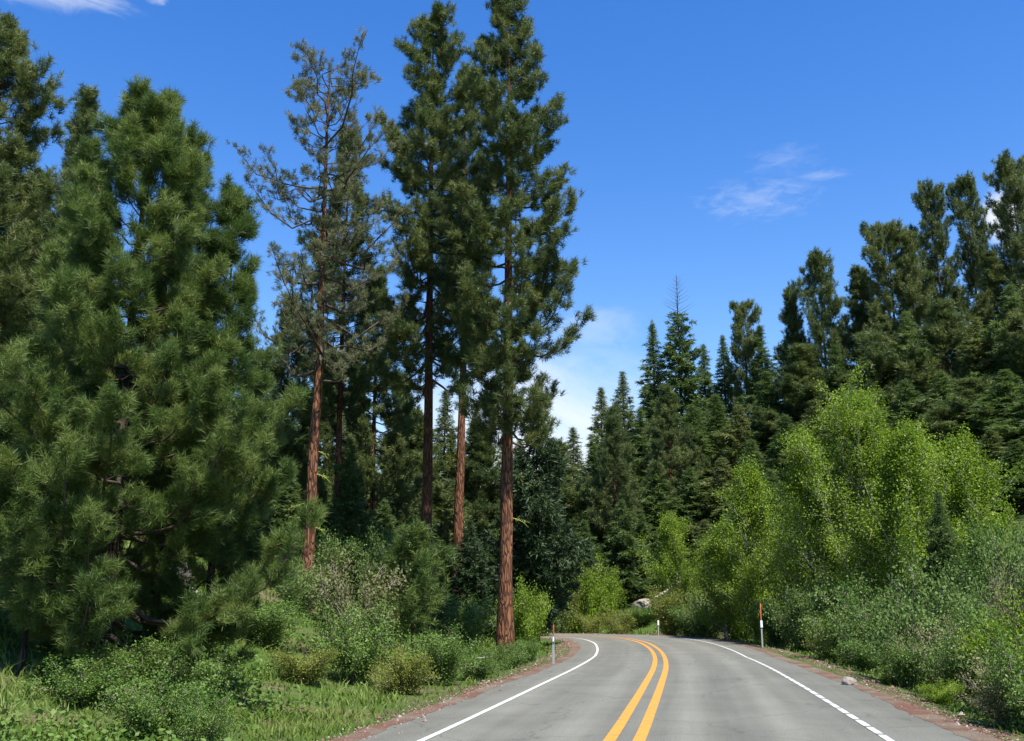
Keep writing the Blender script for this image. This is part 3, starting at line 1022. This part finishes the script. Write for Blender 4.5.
hero_pine(46, 440, 17.5, 1.25, 0.36, 40, M_PINE_BRIGHT, M_BARK_DARK, 0.06, 'small thin stemmed pine at the left edge below the big bushy pine', 4, G_NEAR,
          nn=34, nl=0.17, nw=0.012, tufts=6, up0=0.1, twig_gap=0.28)
hero_pine(415, 522, 31, 1.15, 0.30, 32, M_PINE_BRIGHT, M_BARK_BROWN, 0.06, 'small bright young pine in front of the two tallest trunks', 5, G_NEAR,
          nn=30, nl=0.22, nw=0.02, tufts=7, up0=0.15, twig_gap=0.26)
G_TALL = 'tall old pines left of the bend'
r_, h_ = hero_pine(331, 36, 38, 2.7, 0.40, 84, M_PINE_OLD, M_BARK_RED, 0.24, 'old thin crowned pine with a long bare orange trunk and gnarled limbs', 6, G_TALL,
                   nn=32, nl=0.165, nw=0.018, tufts=5, gaps=0.55, sparse=0.95, up0=-0.02, twig_gap=0.30, lean=0.004, gnarl=0.07, limb=1.5,
                   profile=lambda t: 0.8 + 0.25 * sin(pi * t) - 0.62 * max(0, t - 0.72) ** 0.8)
lichen_twigs(r_, h_, [(0.30, 2.6, 0.8), (0.27, 0.4, 0.5), (0.23, 0.2, 0.6), (0.18, 2.9, 0.6), (0.14, 0.3, 0.45)], 3, 0.24)
tall = dict(nn=44, nl=0.25, nw=0.024, tufts=8, gaps=0.58, profile=column_prof, lean=0.002)
r_, h_ = hero_pine(437, 6, 44, 2.9, 0.38, 108, M_PINE, M_BARK_BROWN, 0.27, 'tall dense pine with a dark trunk, left one of the tallest pair', 7, G_TALL, **tall)
r_, h_ = hero_pine(507, -22, 40, 2.85, 0.29, 124, M_PINE, M_BARK_RED, 0.29, 'tallest pine, its top out of the picture and a red trunk beside the bend', 8, G_TALL, **tall)
lichen_twigs(r_, h_, [(0.25, 0.3, 0.5), (0.29, 2.8, 0.5), (0.19, 0.2, 0.7)], 4, 0.29)
mid = dict(nn=36, nl=0.26, nw=0.030, tufts=7, gaps=0.32)
hero_pine(464, 66, 54, 2.5, 0.44, 84, M_PINE, M_BARK_RED, 0.28, 'pine filling the gap between and behind the tallest pair', 9, G_TALL, **mid)
hero_pine(352, 130, 50, 2.5, 0.36, 92, M_PINE, M_BARK_BROWN, 0.20, 'dark trunked pine close behind the old orange trunk', 10, G_TALL, **mid)
hero_pine(380, 268, 58, 3.0, 0.22, 90, M_PINE, M_BARK_RED, 0.20, 'shorter full pine right of the old orange trunk', 11, G_TALL, **mid)
hero_pine(292, 296, 55, 2.4, 0.22, 80, M_PINE, M_BARK_BROWN, 0.18, 'shorter dark pine just left of the old orange trunk', 12, G_TALL, **mid)
hero_pine(8, 14, 34, 2.5, 0.18, 125, M_PINE, M_BARK_BROWN, 0.25, 'tall dense dark pine cut by the left edge of the picture', 13, G_TALL, **tall)
hero_pine(88, 88, 47, 1.7, 0.22, 90, M_PINE, M_BARK_BROWN, 0.17, 'slender pointed pine standing behind the left shoulder of the big bushy pine', 14, G_TALL, **mid)
# ---------------------------------------------------------------- repeats: prototypes of the wood beyond
PROTO = {}
VERTS = {}


def proto(kind, Hp=20):
    """a few meshes of each kind and size, built once and shared by the copies"""
    if (kind, Hp) in PROTO:
        return PROTO[kind, Hp]
    q = 1.0 if Hp == 20 else 0.62                        # a shorter tree has fewer boughs, not flatter ones
    far = dict(nn=30, nl=0.38, nw=0.048, tufts=6)
    firs = dict(nn=12, nl=0.42, nw=0.10)
    if kind == 'pine':
        v = [(pine_meshes(100 + i + Hp, Hp, 3.0, (2 + i) * q, int(118 * q), M_PINE, M_BARK_BROWN, 0.22 * q, gaps=0.38, twig_gap=0.42, **far), 2.5) for i in range(3)]
    elif kind == 'tufted':
        v = [(pine_meshes(90 + i + Hp, Hp, 2.5, 3.5, 92, M_PINE, M_BARK_BROWN, 0.20, gaps=0.62, twig_gap=0.40,
                          profile=lambda t: (1.0 - 0.2 * t) * (1 - t ** 4 * 0.5), **far), 2.4) for i in range(3)]
    elif kind == 'fir':
        v = [(fir_meshes(100 + i + Hp, Hp, 3.4, 0.6, int(260 * q), M_FIR, M_BARK_DARK, 0.22 * q, gaps=0.38, **firs), 2.5) for i in range(4)]
    elif kind == 'palefir':
        v = [(fir_meshes(130 + i + Hp, Hp, 3.4, 1.2 * q, int(240 * q), M_FIR_PALE, M_BARK_BROWN, 0.22 * q, gaps=0.45, **firs), 2.5) for i in range(3)]
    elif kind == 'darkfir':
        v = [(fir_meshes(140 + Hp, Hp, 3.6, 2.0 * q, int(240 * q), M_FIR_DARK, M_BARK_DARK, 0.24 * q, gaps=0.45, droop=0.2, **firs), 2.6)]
    elif kind == 'deadtop':
        v = [(fir_meshes(145 + Hp, Hp, 3.4, 1.5, int(240 * q), M_FIR, M_BARK_DARK, 0.22, gaps=0.35, top_bare=0.17, **firs), 2.5)]
    elif kind == 'redpine':
        v = [(pine_meshes(150 + Hp, Hp, 2.9, 7 * q, int(72 * q), M_PINE, M_BARK_RED, 0.26 * q, gaps=0.45, twig_gap=0.55, **far), 2.5)]
    PROTO[kind, Hp] = v
    for ms_, _r0 in v:
        VERTS[id(ms_[1])] = mesh_verts(ms_[1])
    return v


CAT = {'pine': 'pine tree', 'tufted': 'pine tree', 'redpine': 'pine tree', 'fir': 'fir tree', 'palefir': 'fir tree', 'darkfir': 'fir tree', 'deadtop': 'fir tree'}
COUNT = {}


def conifer(px, py, depth, R, kind, label, group):
    loc, h = foot_and_height(px, py, depth, 0.25)
    if h < 2.0:
        return None
    Hp = 20 if h > 14.5 or kind in ('tufted', 'deadtop') else 11
    vs_ = proto(kind, Hp)
    i = COUNT.get((kind, Hp), 0); COUNT[kind, Hp] = i + 1
    ms, r = vs_[i % len(vs_)]
    w = R / r
    nm = CAT[kind].replace(' ', '_')
    rz = rot_rng.uniform(0, 2 * pi)
    k = h / Hp
    for _ in range(2):
        k *= (CAM_Z - loc[2] + (606 - py) * 0.001 * depth) / (CAM_Z - loc[2] + (606 - seen_top(VERTS[id(ms[1])], loc, (w, w, k), rz)) * 0.001 * depth)
    return plant_tree(nm, ms, TREE, loc, (w, w, k), rz, label, CAT[kind], group)


G_SKY = 'conifers along the skyline right of the bend'
for row in [
    (601, 388, 112, 3.6, 'palefir', 'small pale fir at the left end of the skyline beside the pale sky gap'),
    (622, 372, 118, 3.6, 'palefir', 'pale pointed fir, second along the skyline from the sky gap'),
    (652, 322, 118, 3.8, 'fir', 'slim pointed fir left of the one with a bare grey top'),
    (678, 313, 116, 3.9, 'deadtop', 'fir with a bare dead grey top'),
    (703, 345, 124, 3.4, 'fir', 'shorter fir spire just right of the bare grey top'),
    (722, 336, 126, 3.1, 'fir', 'narrow fir spire between the bare grey top and the tufted pine'),
    (742, 301, 121, 2.2, 'tufted', 'pine with a round tufted head standing above the mid skyline'),
    (760, 326, 118, 3.6, 'fir', 'dark fir filling the dip right of the round headed pine'),
    (790, 287, 110, 2.6, 'pine', 'pine with a sharp small spire on the left edge of the higher skyline'),
    (818, 251, 106, 2.4, 'tufted', 'pine with a separate flat tufted head at the start of the high skyline'),
    (858, 267, 110, 2.8, 'pine', 'broad round topped pine in the dip of the high skyline'),
    (886, 222, 104, 2.6, 'tufted', 'pine with a lopsided crown reaching out to the left at the top'),
    (906, 232, 103, 2.6, 'pine', 'pine leaning its head against the lopsided one'),
    (929, 182, 108, 2.2, 'tufted', 'tall narrow pine, left one of two side by side on the high skyline'),
    (963, 175, 108, 2.2, 'tufted', 'tall narrow pine, right one of two side by side on the high skyline'),
    (990, 252, 98, 2.6, 'pine', 'lower full pine in front of the white cloud at the right'),
    (1008, 154, 98, 2.5, 'tufted', 'highest pine of the skyline with an open top by the right edge'),
    (1046, 190, 92, 3.0, 'pine', 'tall pine cut by the right edge of the picture'),
]:
    conifer(*row, G_SKY)

G_HILL = 'conifers packed on the right hillside'
hill_label = {'fir': 'dark fir packed among others on the right hillside below the skyline',
              'palefir': 'pale green fir packed among others on the right hillside below the skyline',
              'pine': 'pine packed among firs on the right hillside below the skyline'}
hill_rows = [
    (640, 408, 104, 3.7, 'fir'), (665, 425, 98, 3.7, 'palefir'), (692, 405, 100, 3.7, 'fir'), (715, 395, 102, 3.7, 'fir'),
    (738, 405, 98, 3.7, 'palefir'), (766, 372, 100, 3.7, 'fir'), (800, 345, 98, 3.7, 'pine'), (835, 345, 96, 3.7, 'fir'),
    (870, 332, 94, 3.7, 'pine'), (905, 312, 93, 3.7, 'fir'), (940, 300, 92, 3.7, 'pine'), (975, 318, 87, 3.7, 'palefir'),
    (1010, 285, 84, 3.7, 'fir'), (1050, 280, 80, 3.7, 'pine'), (620, 445, 94, 3.3, 'palefir'), (655, 470, 90, 3.4, 'fir'),
    (690, 468, 88, 3.4, 'fir'), (722, 458, 87, 3.4, 'palefir'), (752, 440, 86, 3.4, 'fir'), (785, 415, 85, 3.4, 'fir'),
    (815, 400, 84, 3.4, 'palefir'), (905, 380, 80, 3.4, 'fir'), (940, 372, 78, 3.4, 'fir'), (972, 378, 74, 3.4, 'pine'),
    (1004, 370, 70, 3.4, 'fir'), (1036, 380, 66, 3.4, 'fir'), (880, 395, 82, 3.4, 'pine'), (850, 385, 84, 3.4, 'fir'),
    (1015, 440, 58, 2.3, 'fir'), (990, 430, 62, 2.3, 'palefir'), (770, 470, 76, 2.4, 'fir'), (735, 500, 78, 2.4, 'fir'),
    (705, 520, 80, 2.2, 'palefir'), (640, 510, 86, 2.4, 'fir'),
]
for row in hill_rows:
    conifer(*row, hill_label[row[4]], G_HILL)
conifer(668, 385, 92, 2.2, 'redpine', 'pine showing a bare reddish trunk among the hillside firs', G_HILL)
conifer(612, 405, 88, 2.0, 'redpine', 'pine with a reddish lower trunk straight above the bend', G_HILL)
conifer(938, 492, 40, 1.15, 'fir', 'small dark fir standing among the bright green leafy trees', G_HILL)

G_BEND = 'conifers straight beyond the bend'
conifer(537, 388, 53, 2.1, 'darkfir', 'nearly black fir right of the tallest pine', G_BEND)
conifer(573, 428, 108, 3.5, 'palefir', 'hazy green fir below the pale sky gap', G_BEND)
conifer(556, 440, 92, 3.2, 'pine', 'pine with brownish boughs between the nearly black fir and the sky gap', G_BEND)
conifer(592, 440, 96, 3.2, 'fir', 'fir right below the pale sky gap', G_BEND)
conifer(584, 520, 82, 2.4, 'fir', 'short fir behind the bright bushes at the bend', G_BEND)
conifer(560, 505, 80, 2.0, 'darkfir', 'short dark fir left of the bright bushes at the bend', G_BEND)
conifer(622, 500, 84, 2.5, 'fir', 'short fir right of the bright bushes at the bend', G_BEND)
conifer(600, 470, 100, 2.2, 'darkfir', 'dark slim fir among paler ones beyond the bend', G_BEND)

G_LEFT = 'conifers in the wood behind the left pines'
left_label = {'fir': 'dark fir half hidden in the wood behind the left pines', 'pine': 'pine half hidden in the wood behind the left pines',
              'palefir': 'pale fir half hidden in the wood behind the left pines', 'redpine': 'red trunked pine half hidden in the wood behind the left pines',
              'darkfir': 'nearly black fir half hidden in the wood behind the left pines'}
for row in [
    (40, 170, 52, 2.6, 'pine'), (-22, 60, 42, 2.6, 'pine'), (20, 290, 44, 2.6, 'fir'), (66, 255, 50, 2.6, 'pine'), (105, 270, 58, 2.8, 'fir'),
    (150, 330, 60, 2.8, 'fir'), (195, 300, 56, 2.6, 'pine'), (228, 330, 62, 2.6, 'fir'), (258, 350, 60, 2.4, 'pine'), (275, 400, 66, 2.4, 'redpine'),
    (305, 385, 70, 2.6, 'fir'), (330, 350, 72, 2.6, 'pine'), (358, 345, 76, 2.6, 'fir'), (402, 372, 78, 2.6, 'pine'), (398, 440, 66, 2.2, 'fir'),
    (430, 452, 84, 2.4, 'palefir'), (452, 430, 80, 2.4, 'fir'), (480, 425, 72, 2.4, 'pine'), (505, 430, 84, 2.6, 'palefir'), (520, 440, 68, 2.2, 'fir'),
    (-10, 380, 36, 2.0, 'fir'), (80, 430, 40, 1.9, 'fir'), (215, 450, 44, 1.8, 'fir'), (325, 470, 56, 1.7, 'fir'), (350, 440, 50, 1.6, 'fir'), (385, 500, 54, 1.6, 'fir'),
    (455, 480, 56, 1.8, 'palefir'), (470, 520, 50, 1.5, 'darkfir'), (425, 500, 62, 1.8, 'fir'), (500, 500, 60, 1.7, 'fir'), (530, 520, 64, 1.6, 'fir'), (290, 470, 48, 1.6, 'fir'),
    (446, 392, 74, 3.0, 'palefir'), (418, 410, 70, 2.8, 'pine'), (476, 405, 78, 3.0, 'palefir'),
    (175, 400, 46, 2.0, 'pine'), (120, 420, 48, 2.0, 'fir'),
]:
    conifer(*row, left_label[row[4]], G_LEFT)

# ---------------------------------------------------------------- leafy trees and shrubs
def leafy(px, py, depth, R, label, seed, group, zbf=0.12, r0=0.10, **kw):
    loc, h = foot_and_height(px, py, depth, 0.15)
    ms = leafy_meshes(seed, h, R, h * zbf, M_ASPEN, M_BARK_WHITE, r0, **kw)
    return plant_tree('leafy_tree', ms, TREE, loc, (1, 1, 1), 0, label, 'leafy tree', group)


G_ASP = 'bright green leafy trees right of the road'
leafy(852, 412, 47, 3.3, 'largest bright green leafy tree right of the road', 31, G_ASP, nbr=90, per=10, r0=0.12)
leafy(803, 440, 50, 2.3, 'bright green tree making the left shoulder of the largest leafy tree', 32, G_ASP)
leafy(900, 442, 44, 2.2, 'bright green leafy tree with a thin white trunk in front of the small dark fir', 33, G_ASP, zbf=0.3)
leafy(958, 452, 45, 1.9, 'bright green leafy tree right of the small dark fir', 34, G_ASP, zbf=0.25)
leafy(748, 474, 56, 2.3, 'bright green leafy tree at the left end of the leafy group', 35, G_ASP)
leafy(722, 530, 60, 1.6, 'small bright green tree left of the leafy group', 36, G_ASP, nbr=40)
leafy(674, 526, 74, 1.8, 'bright green tree standing alone before the dark firs beyond the bend', 37, G_ASP, nbr=44)

SPROTO = {}
VERTS = {}


def sproto(kind):
    if kind not in SPROTO:
        spec = {'green': (M_LEAF, M_TWIG, 0.85, 20), 'yellow': (M_YELLOW, M_TWIG, 0.8, 18), 'willow': (M_WILLOW, M_TWIG, 0.9, 22),
                'dry': (M_DRY, M_TWIG, 0.45, 14), 'bright': (M_ASPEN, M_TWIG, 0.9, 20)}[kind]
        SPROTO[kind] = [shrub_meshes(200 + i + 7 * len(SPROTO), 2.0, 1.5, spec[0], spec[1], nst=22, per=12, nleaf=spec[3], leaf=0.078, clump=0.14, sparse=spec[2]) for i in range(2)]
    return SPROTO[kind]


SC = {}


def shrub(px, py, depth, R, kind, label, group):
    vs_ = sproto(kind)
    i = SC.get(kind, 0); SC[kind] = i + 1
    for _ in range(24):                                  # step back until the twigs are clear of the shoulder
        loc, h = foot_and_height(px, py, depth, 0.05)
        s = float(lateral(loc[0], loc[1])[0])
        if ((-s - L_EDGE) if s < 0 else (s - R_EDGE)) > 0.95 * R + 0.3:
            break
        depth *= 1.025
    h = max(h, 0.45)
    return plant_tree('shrub', vs_[i % 2], SHRUB, loc, (R / 1.5, R / 1.5, h / 2.0), rot_rng.uniform(0, 2 * pi), label, 'shrub', group)


G_RS = 'shrubs along the right side of the road'
for row in [
    (928, 574, 27, 1.7, 'willow', 'large rounded grey green willow shrub below the white trunk'),
    (855, 590, 31, 1.8, 'green', 'green shrub between the large grey green willow and the shoulder'),
    (803, 586, 36, 1.9, 'willow', 'grey green willow shrub just right of the nearer marker post'),
    (775, 602, 38, 1.3, 'green', 'low green shrub right behind the nearer marker post'),
    (735, 592, 47, 2.0, 'green', 'broad green shrub left of the nearer marker post'),
    (706, 598, 54, 1.8, 'willow', 'grey green shrub between the two right marker posts'),
    (668, 588, 66, 2.0, 'yellow', 'yellowish green rounded shrub above the far marker post'),
    (690, 604, 60, 1.6, 'green', 'green shrub right of the far marker post'),
    (970, 618, 22, 1.1, 'green', 'fresh green shrub with thin upright stems near the right edge'),
    (1012, 612, 19, 1.1, 'bright', 'bright green leafy shrub cut by the right edge'),
    (892, 690, 17.5, 0.45, 'bright', 'low bright green plant on the verge at the lower right, left one of two'),
    (940, 704, 15.6, 0.5, 'bright', 'low bright green plant on the verge at the lower right, right one of two'),
    (905, 640, 22, 0.9, 'green', 'small twiggy green shrub at the lip of the right shoulder'),
    (945, 622, 24, 1.1, 'dry', 'greyish twiggy shrub below the large willow'),
    (1003, 660, 16, 0.9, 'dry', 'dry grey brown bush in the lower right corner'),
    (1025, 640, 15.5, 0.9, 'green', 'leafy bush beside the dry one in the lower right corner'),
    (1006, 676, 15.0, 0.7, 'dry', 'low tangle of dry brown twigs at the very corner of the lower right'),
    (868, 640, 28, 1.0, 'green', 'low dark green shrub beside the pale boulder'),
    (830, 622, 33, 1.2, 'yellow', 'yellowish green low shrub midway along the right shoulder'),
    (880, 600, 34, 1.6, 'willow', 'grey green shrub behind the low dark one by the boulder'),
    (1012, 545, 33, 1.5, 'willow', 'grey green shrub high on the slope cut by the right edge'),
    (996, 535, 36, 1.5, 'green', 'green shrub high on the slope near the right edge'),
    (988, 575, 30, 1.1, 'dry', 'brownish half bare shrub on the slope near the right edge'),
    (760, 570, 52, 1.7, 'bright', 'bright green shrub under the left end of the leafy trees'),
]:
    shrub(*row, G_RS)
G_BS = 'shrubs on the bank beyond the bend'
for row in [
    (582, 562, 76, 2.0, 'bright', 'bright green bush straight beyond the bend'),
    (608, 575, 78, 1.6, 'bright', 'bright green bush right of the one straight beyond the bend'),
    (562, 590, 74, 1.6, 'yellow', 'yellowish bush left of the bright ones beyond the bend'),
    (640, 607, 74, 1.7, 'green', 'low green bush between the bend and the far marker post'),
    (618, 612, 73, 1.4, 'yellow', 'low yellowish bush at the outside of the bend'),
    (590, 612, 72.5, 1.3, 'yellow', 'lowest yellowish bush right above the road at the bend'),
    (548, 585, 72, 1.7, 'green', 'green bush behind the left marker post'),
    (536, 570, 66, 1.8, 'green', 'darker green bush between the left marker post and the red trunk'),
]:
    shrub(*row, G_BS)
G_LS = 'shrubs along the left side of the road'
for row in [
    (352, 560, 29, 1.7, 'dry', 'grey brown half bare shrub left of the small young pine'),
    (524, 590, 43, 1.2, 'bright', 'bright green shrub just right of the tall red trunk'),
    (508, 645, 35, 0.8, 'green', 'low green shrub at the foot of the tall red trunk'),
    (528, 640, 36, 0.6, 'green', 'low shrub by the left marker post'),
    (478, 652, 30, 0.8, 'green', 'low green shrub left of the tall red trunk'),
    (440, 632, 28, 1.1, 'green', 'spreading green shrub below the two dark trunks'),
    (402, 652, 25, 0.9, 'yellow', 'spreading yellowish shrub below the small young pine'),
    (355, 612, 26, 1.2, 'green', 'green shrub in front of the half bare one'),
    (305, 648, 24, 0.9, 'yellow', 'yellowish shrub on the grassy bank'),
    (262, 602, 28, 1.4, 'green', 'green shrub right of the big bushy pine'),
    (208, 698, 14.5, 0.5, 'green', 'green shrub under the right boughs of the big bushy pine'),
    (160, 682, 15, 0.8, 'green', 'leafy shrub in front of the foot of the big bushy pine'),
    (88, 660, 17, 0.9, 'green', 'shaded shrub left of the foot of the big bushy pine'),
    (128, 640, 18.6, 0.9, 'green', 'shaded shrub close round the stem of the big bushy pine'),
    (196, 650, 18.4, 0.9, 'green', 'shaded shrub between the stems of the big and the narrower pine'),
    (15, 590, 24, 1.0, 'dry', 'pale dry shrub on the slope at the left edge'),
    (300, 565, 36, 1.2, 'willow', 'grey green shrub at the foot of the old orange trunk'),
    (395, 575, 36, 1.3, 'green', 'green shrub behind the small young pine'),
    (470, 600, 46, 1.4, 'green', 'shaded shrub between the two tallest trunks'),
    (335, 535, 46, 1.6, 'green', 'tall green shrub in the wood just right of the old orange trunk'),
    (458, 560, 56, 1.7, 'bright', 'bright sapling thicket deep in the wood between the two tallest trunks'),
    (384, 540, 45, 1.5, 'willow', 'grey green tall shrub in the wood behind the small young pine'),
    (531, 552, 58, 1.6, 'green', 'tall green shrub in the wood just right of the tall red trunk'),
]:
    shrub(*row, G_LS)

# ---------------------------------------------------------------- rocks and fallen wood
import bmesh
M_ROCK = plain_mat('pale_rock', (0.25, 0.22, 0.185), 0.9, 0.2, 0.3, 3.0)
M_LOG = plain_mat('weathered_wood', (0.36, 0.31, 0.26), 0.9, 0.15, 0.35, 5.0)


def rock(px, py, depth, size, label, seed, group='boulders beside the road'):
    r = np.random.default_rng(seed)
    bm = bmesh.new()
    bmesh.ops.create_icosphere(bm, subdivisions=3, radius=1)
    ws = [(unit(r.normal(size=3)), r.uniform(0.5, 0.9)) for _ in range(9)]
    for v in bm.verts:
        c_ = np.array(v.co)
        for n_, d_ in ws:
            ex = c_ @ n_ - d_
            if ex > 0:
                c_ = c_ - n_ * ex * 0.85
        c_ = c_ * (1 + 0.04 * r.normal())
        v.co = c_ * np.array(size)
    me = bpy.data.meshes.new('boulder'); bm.to_mesh(me); bm.free()
    me.materials.append(M_ROCK)
    p_ = at(px, py, depth)
    z_ = float(terrain(p_[0], p_[1]).reshape(-1)[0])
    o = link('boulder', me)
    o.location = (p_[0], p_[1], z_ + size[2] * 0.35)
    o.rotation_euler = (0, 0, r.uniform(0, 6))
    return tag(o, label, 'boulder', group)


rock(850, 680, 24.6, (0.24, 0.2, 0.17), 'pale boulder on the right shoulder beside low green plants', 1)
rock(172, 560, 33, (0.7, 0.55, 0.5), 'boulder on the slope behind the big bushy pine', 2)
rock(20, 560, 36, (0.8, 0.6, 0.5), 'boulder on the dry slope at the left edge', 3)
rock(640, 600, 80, (1.1, 0.8, 0.7), 'grey boulder on the bank beyond the bend', 4)


def log(p1, p2, r0, label, seed, mat=None, cat='log'):
    r = np.random.default_rng(seed)
    a_, b_ = np.array(p1, float), np.array(p2, float)
    u_ = np.linspace(0, 1, 8)[:, None]
    pts = a_ + (b_ - a_) * u_ + r.normal(size=(8, 3)) * 0.02
    tb = Tubes(); tb.add(pts, r0 * (1 - 0.55 * u_[:, 0]), 8)
    for q in range(3):
        f = r.uniform(0.3, 0.9); s0 = a_ + (b_ - a_) * f
        d = unit(r.normal(size=3) + np.array([0, 0, 0.8]))
        tb.add([s0, s0 + d * 3 * r0, s0 + d * 6 * r0], [r0 * .25, r0 * .18, r0 * .08], 5)
    v, f_ = tb.arrays()
    return tag(link('fallen_log', to_mesh('fallen_log', v, f_, mat or M_LOG, smooth=True)), label, cat)


def on_ground(px, py, depth, up):
    p_ = at(px, py, depth)
    return (p_[0], p_[1], float(terrain(p_[0], p_[1]).reshape(-1)[0]) + up)


log(on_ground(192, 0, 30, 1.0), on_ground(238, 0, 31, 0.15), 0.14, 'bleached fallen log on the slope right of the big bushy pine', 1)
log(on_ground(476, 0, 33, 0.35), on_ground(510, 0, 38.5, 0.35), 0.045, 'thin bare pole lying at the foot of the tall red trunk', 2, None, 'fallen pole')
log(on_ground(945, 0, 34, 0.5), on_ground(985, 0, 36, 1.6), 0.11, 'pale fallen log leaning on the slope near the right edge', 3)
log(on_ground(625, 0, 78, 0.4), on_ground(655, 0, 80, 0.9), 0.12, 'pale fallen log on the bank beyond the bend', 4)

# ---------------------------------------------------------------- roadside marker posts
M_STEEL = plain_mat('galvanised_steel', (0.36, 0.38, 0.37), 0.5, 0.5, 0.12, 12, 0.5)
M_ORANGE = plain_mat('faded_orange_paint', (0.50, 0.13, 0.04), 0.6, 0.3, 0.3, 10)
M_RUST = plain_mat('rusty_paint', (0.24, 0.085, 0.045), 0.8, 0.2, 0.35, 10)
M_WHITE = plain_mat('white_reflector', (0.82, 0.83, 0.82), 0.35, 0.5, 0.04, 10)
M_FRAME = plain_mat('dark_reflector_frame', (0.05, 0.05, 0.055), 0.5, 0.4, 0.2, 10)


def bevel_box(name, sx, sy, sz, mat, parent, loc, bev=0.006):
    bm = bmesh.new()
    bmesh.ops.create_cube(bm, size=1)
    bmesh.ops.scale(bm, vec=(sx, sy, sz), verts=bm.verts)
    bmesh.ops.bevel(bm, geom=bm.edges[:], offset=bev, segments=2, affect='EDGES')
    me = bpy.data.meshes.new(name); bm.to_mesh(me); bm.free(); me.materials.append(mat)
    o = link(name, me, parent); o.location = loc
    return o


def marker_post(px, depth, h_pole, h_tip, face, label, orange=True, tip=None, big=1.0):
    p_ = at(px, 600, depth)
    z_ = float(terrain(p_[0], p_[1]).reshape(-1)[0])
    root = bpy.data.objects.new('marker_post', None); COL.objects.link(root)
    root.location = (p_[0], p_[1], z_); root.rotation_euler = (0, 0, face)
    tag(root, label, 'marker post', 'roadside marker posts')
    # a flanged channel post: web and two flanges, one mesh
    w, d, k = 0.035, 0.022, 0.004
    prof = np.array([(-w, d), (-w, -k), (w, -k), (w, d), (w - k, d), (w - k, 0), (-w + k, 0), (-w + k, d)])
    V = np.concatenate([np.c_[prof, np.full(8, -0.4)], np.c_[prof, np.full(8, h_pole)]])
    f4 = [(i, (i + 1) % 8, 8 + (i + 1) % 8, 8 + i) for i in range(8)] + [(8, 9, 14, 15), (9, 10, 13, 14), (10, 11, 12, 13)]
    link('pole', to_mesh('pole', V, np.array(f4), M_STEEL), root)
    fr = bevel_box('reflector_frame', 0.13 * big, 0.012, 0.36 * big, M_FRAME, root, (0, -0.012, h_pole - 0.16))
    rf = bevel_box('reflector', 0.095 * big, 0.008, 0.30 * big, M_WHITE, fr, (0, -0.010, 0.01), 0.003)
    if orange:
        tb = Tubes(); tb.add([(0, 0.012, h_pole - 0.3), (0, 0.012, h_pole + 0.1), (0.005, 0.012, h_tip - 0.05), (0.008, 0.012, h_tip)], [0.03, 0.03, 0.028, 0.012], 8)
        v, f_ = tb.arrays(); link('snow_pole', to_mesh('snow_pole', v, f_, tip or M_ORANGE, smooth=True), root)
    return root


marker_post(760, 46.0, 1.20, 1.95, 0.15, 'marker post with a white reflector and orange tip before the right hand shrubs')
dp = 60.0
while float(lateral(at(657.5, 633, dp)[0], dp)[0]) < 4.75 and dp < 80:
    dp += 0.1
marker_post(657.5, dp, 0.95, 1.0, 0.0, 'small distant grey marker post with a white reflector above the bend', orange=False)
marker_post(553, 33.0, 0.95, 1.26, -0.1, 'rusty topped marker post with a white reflector on the left inside of the bend', tip=M_RUST, big=0.48)
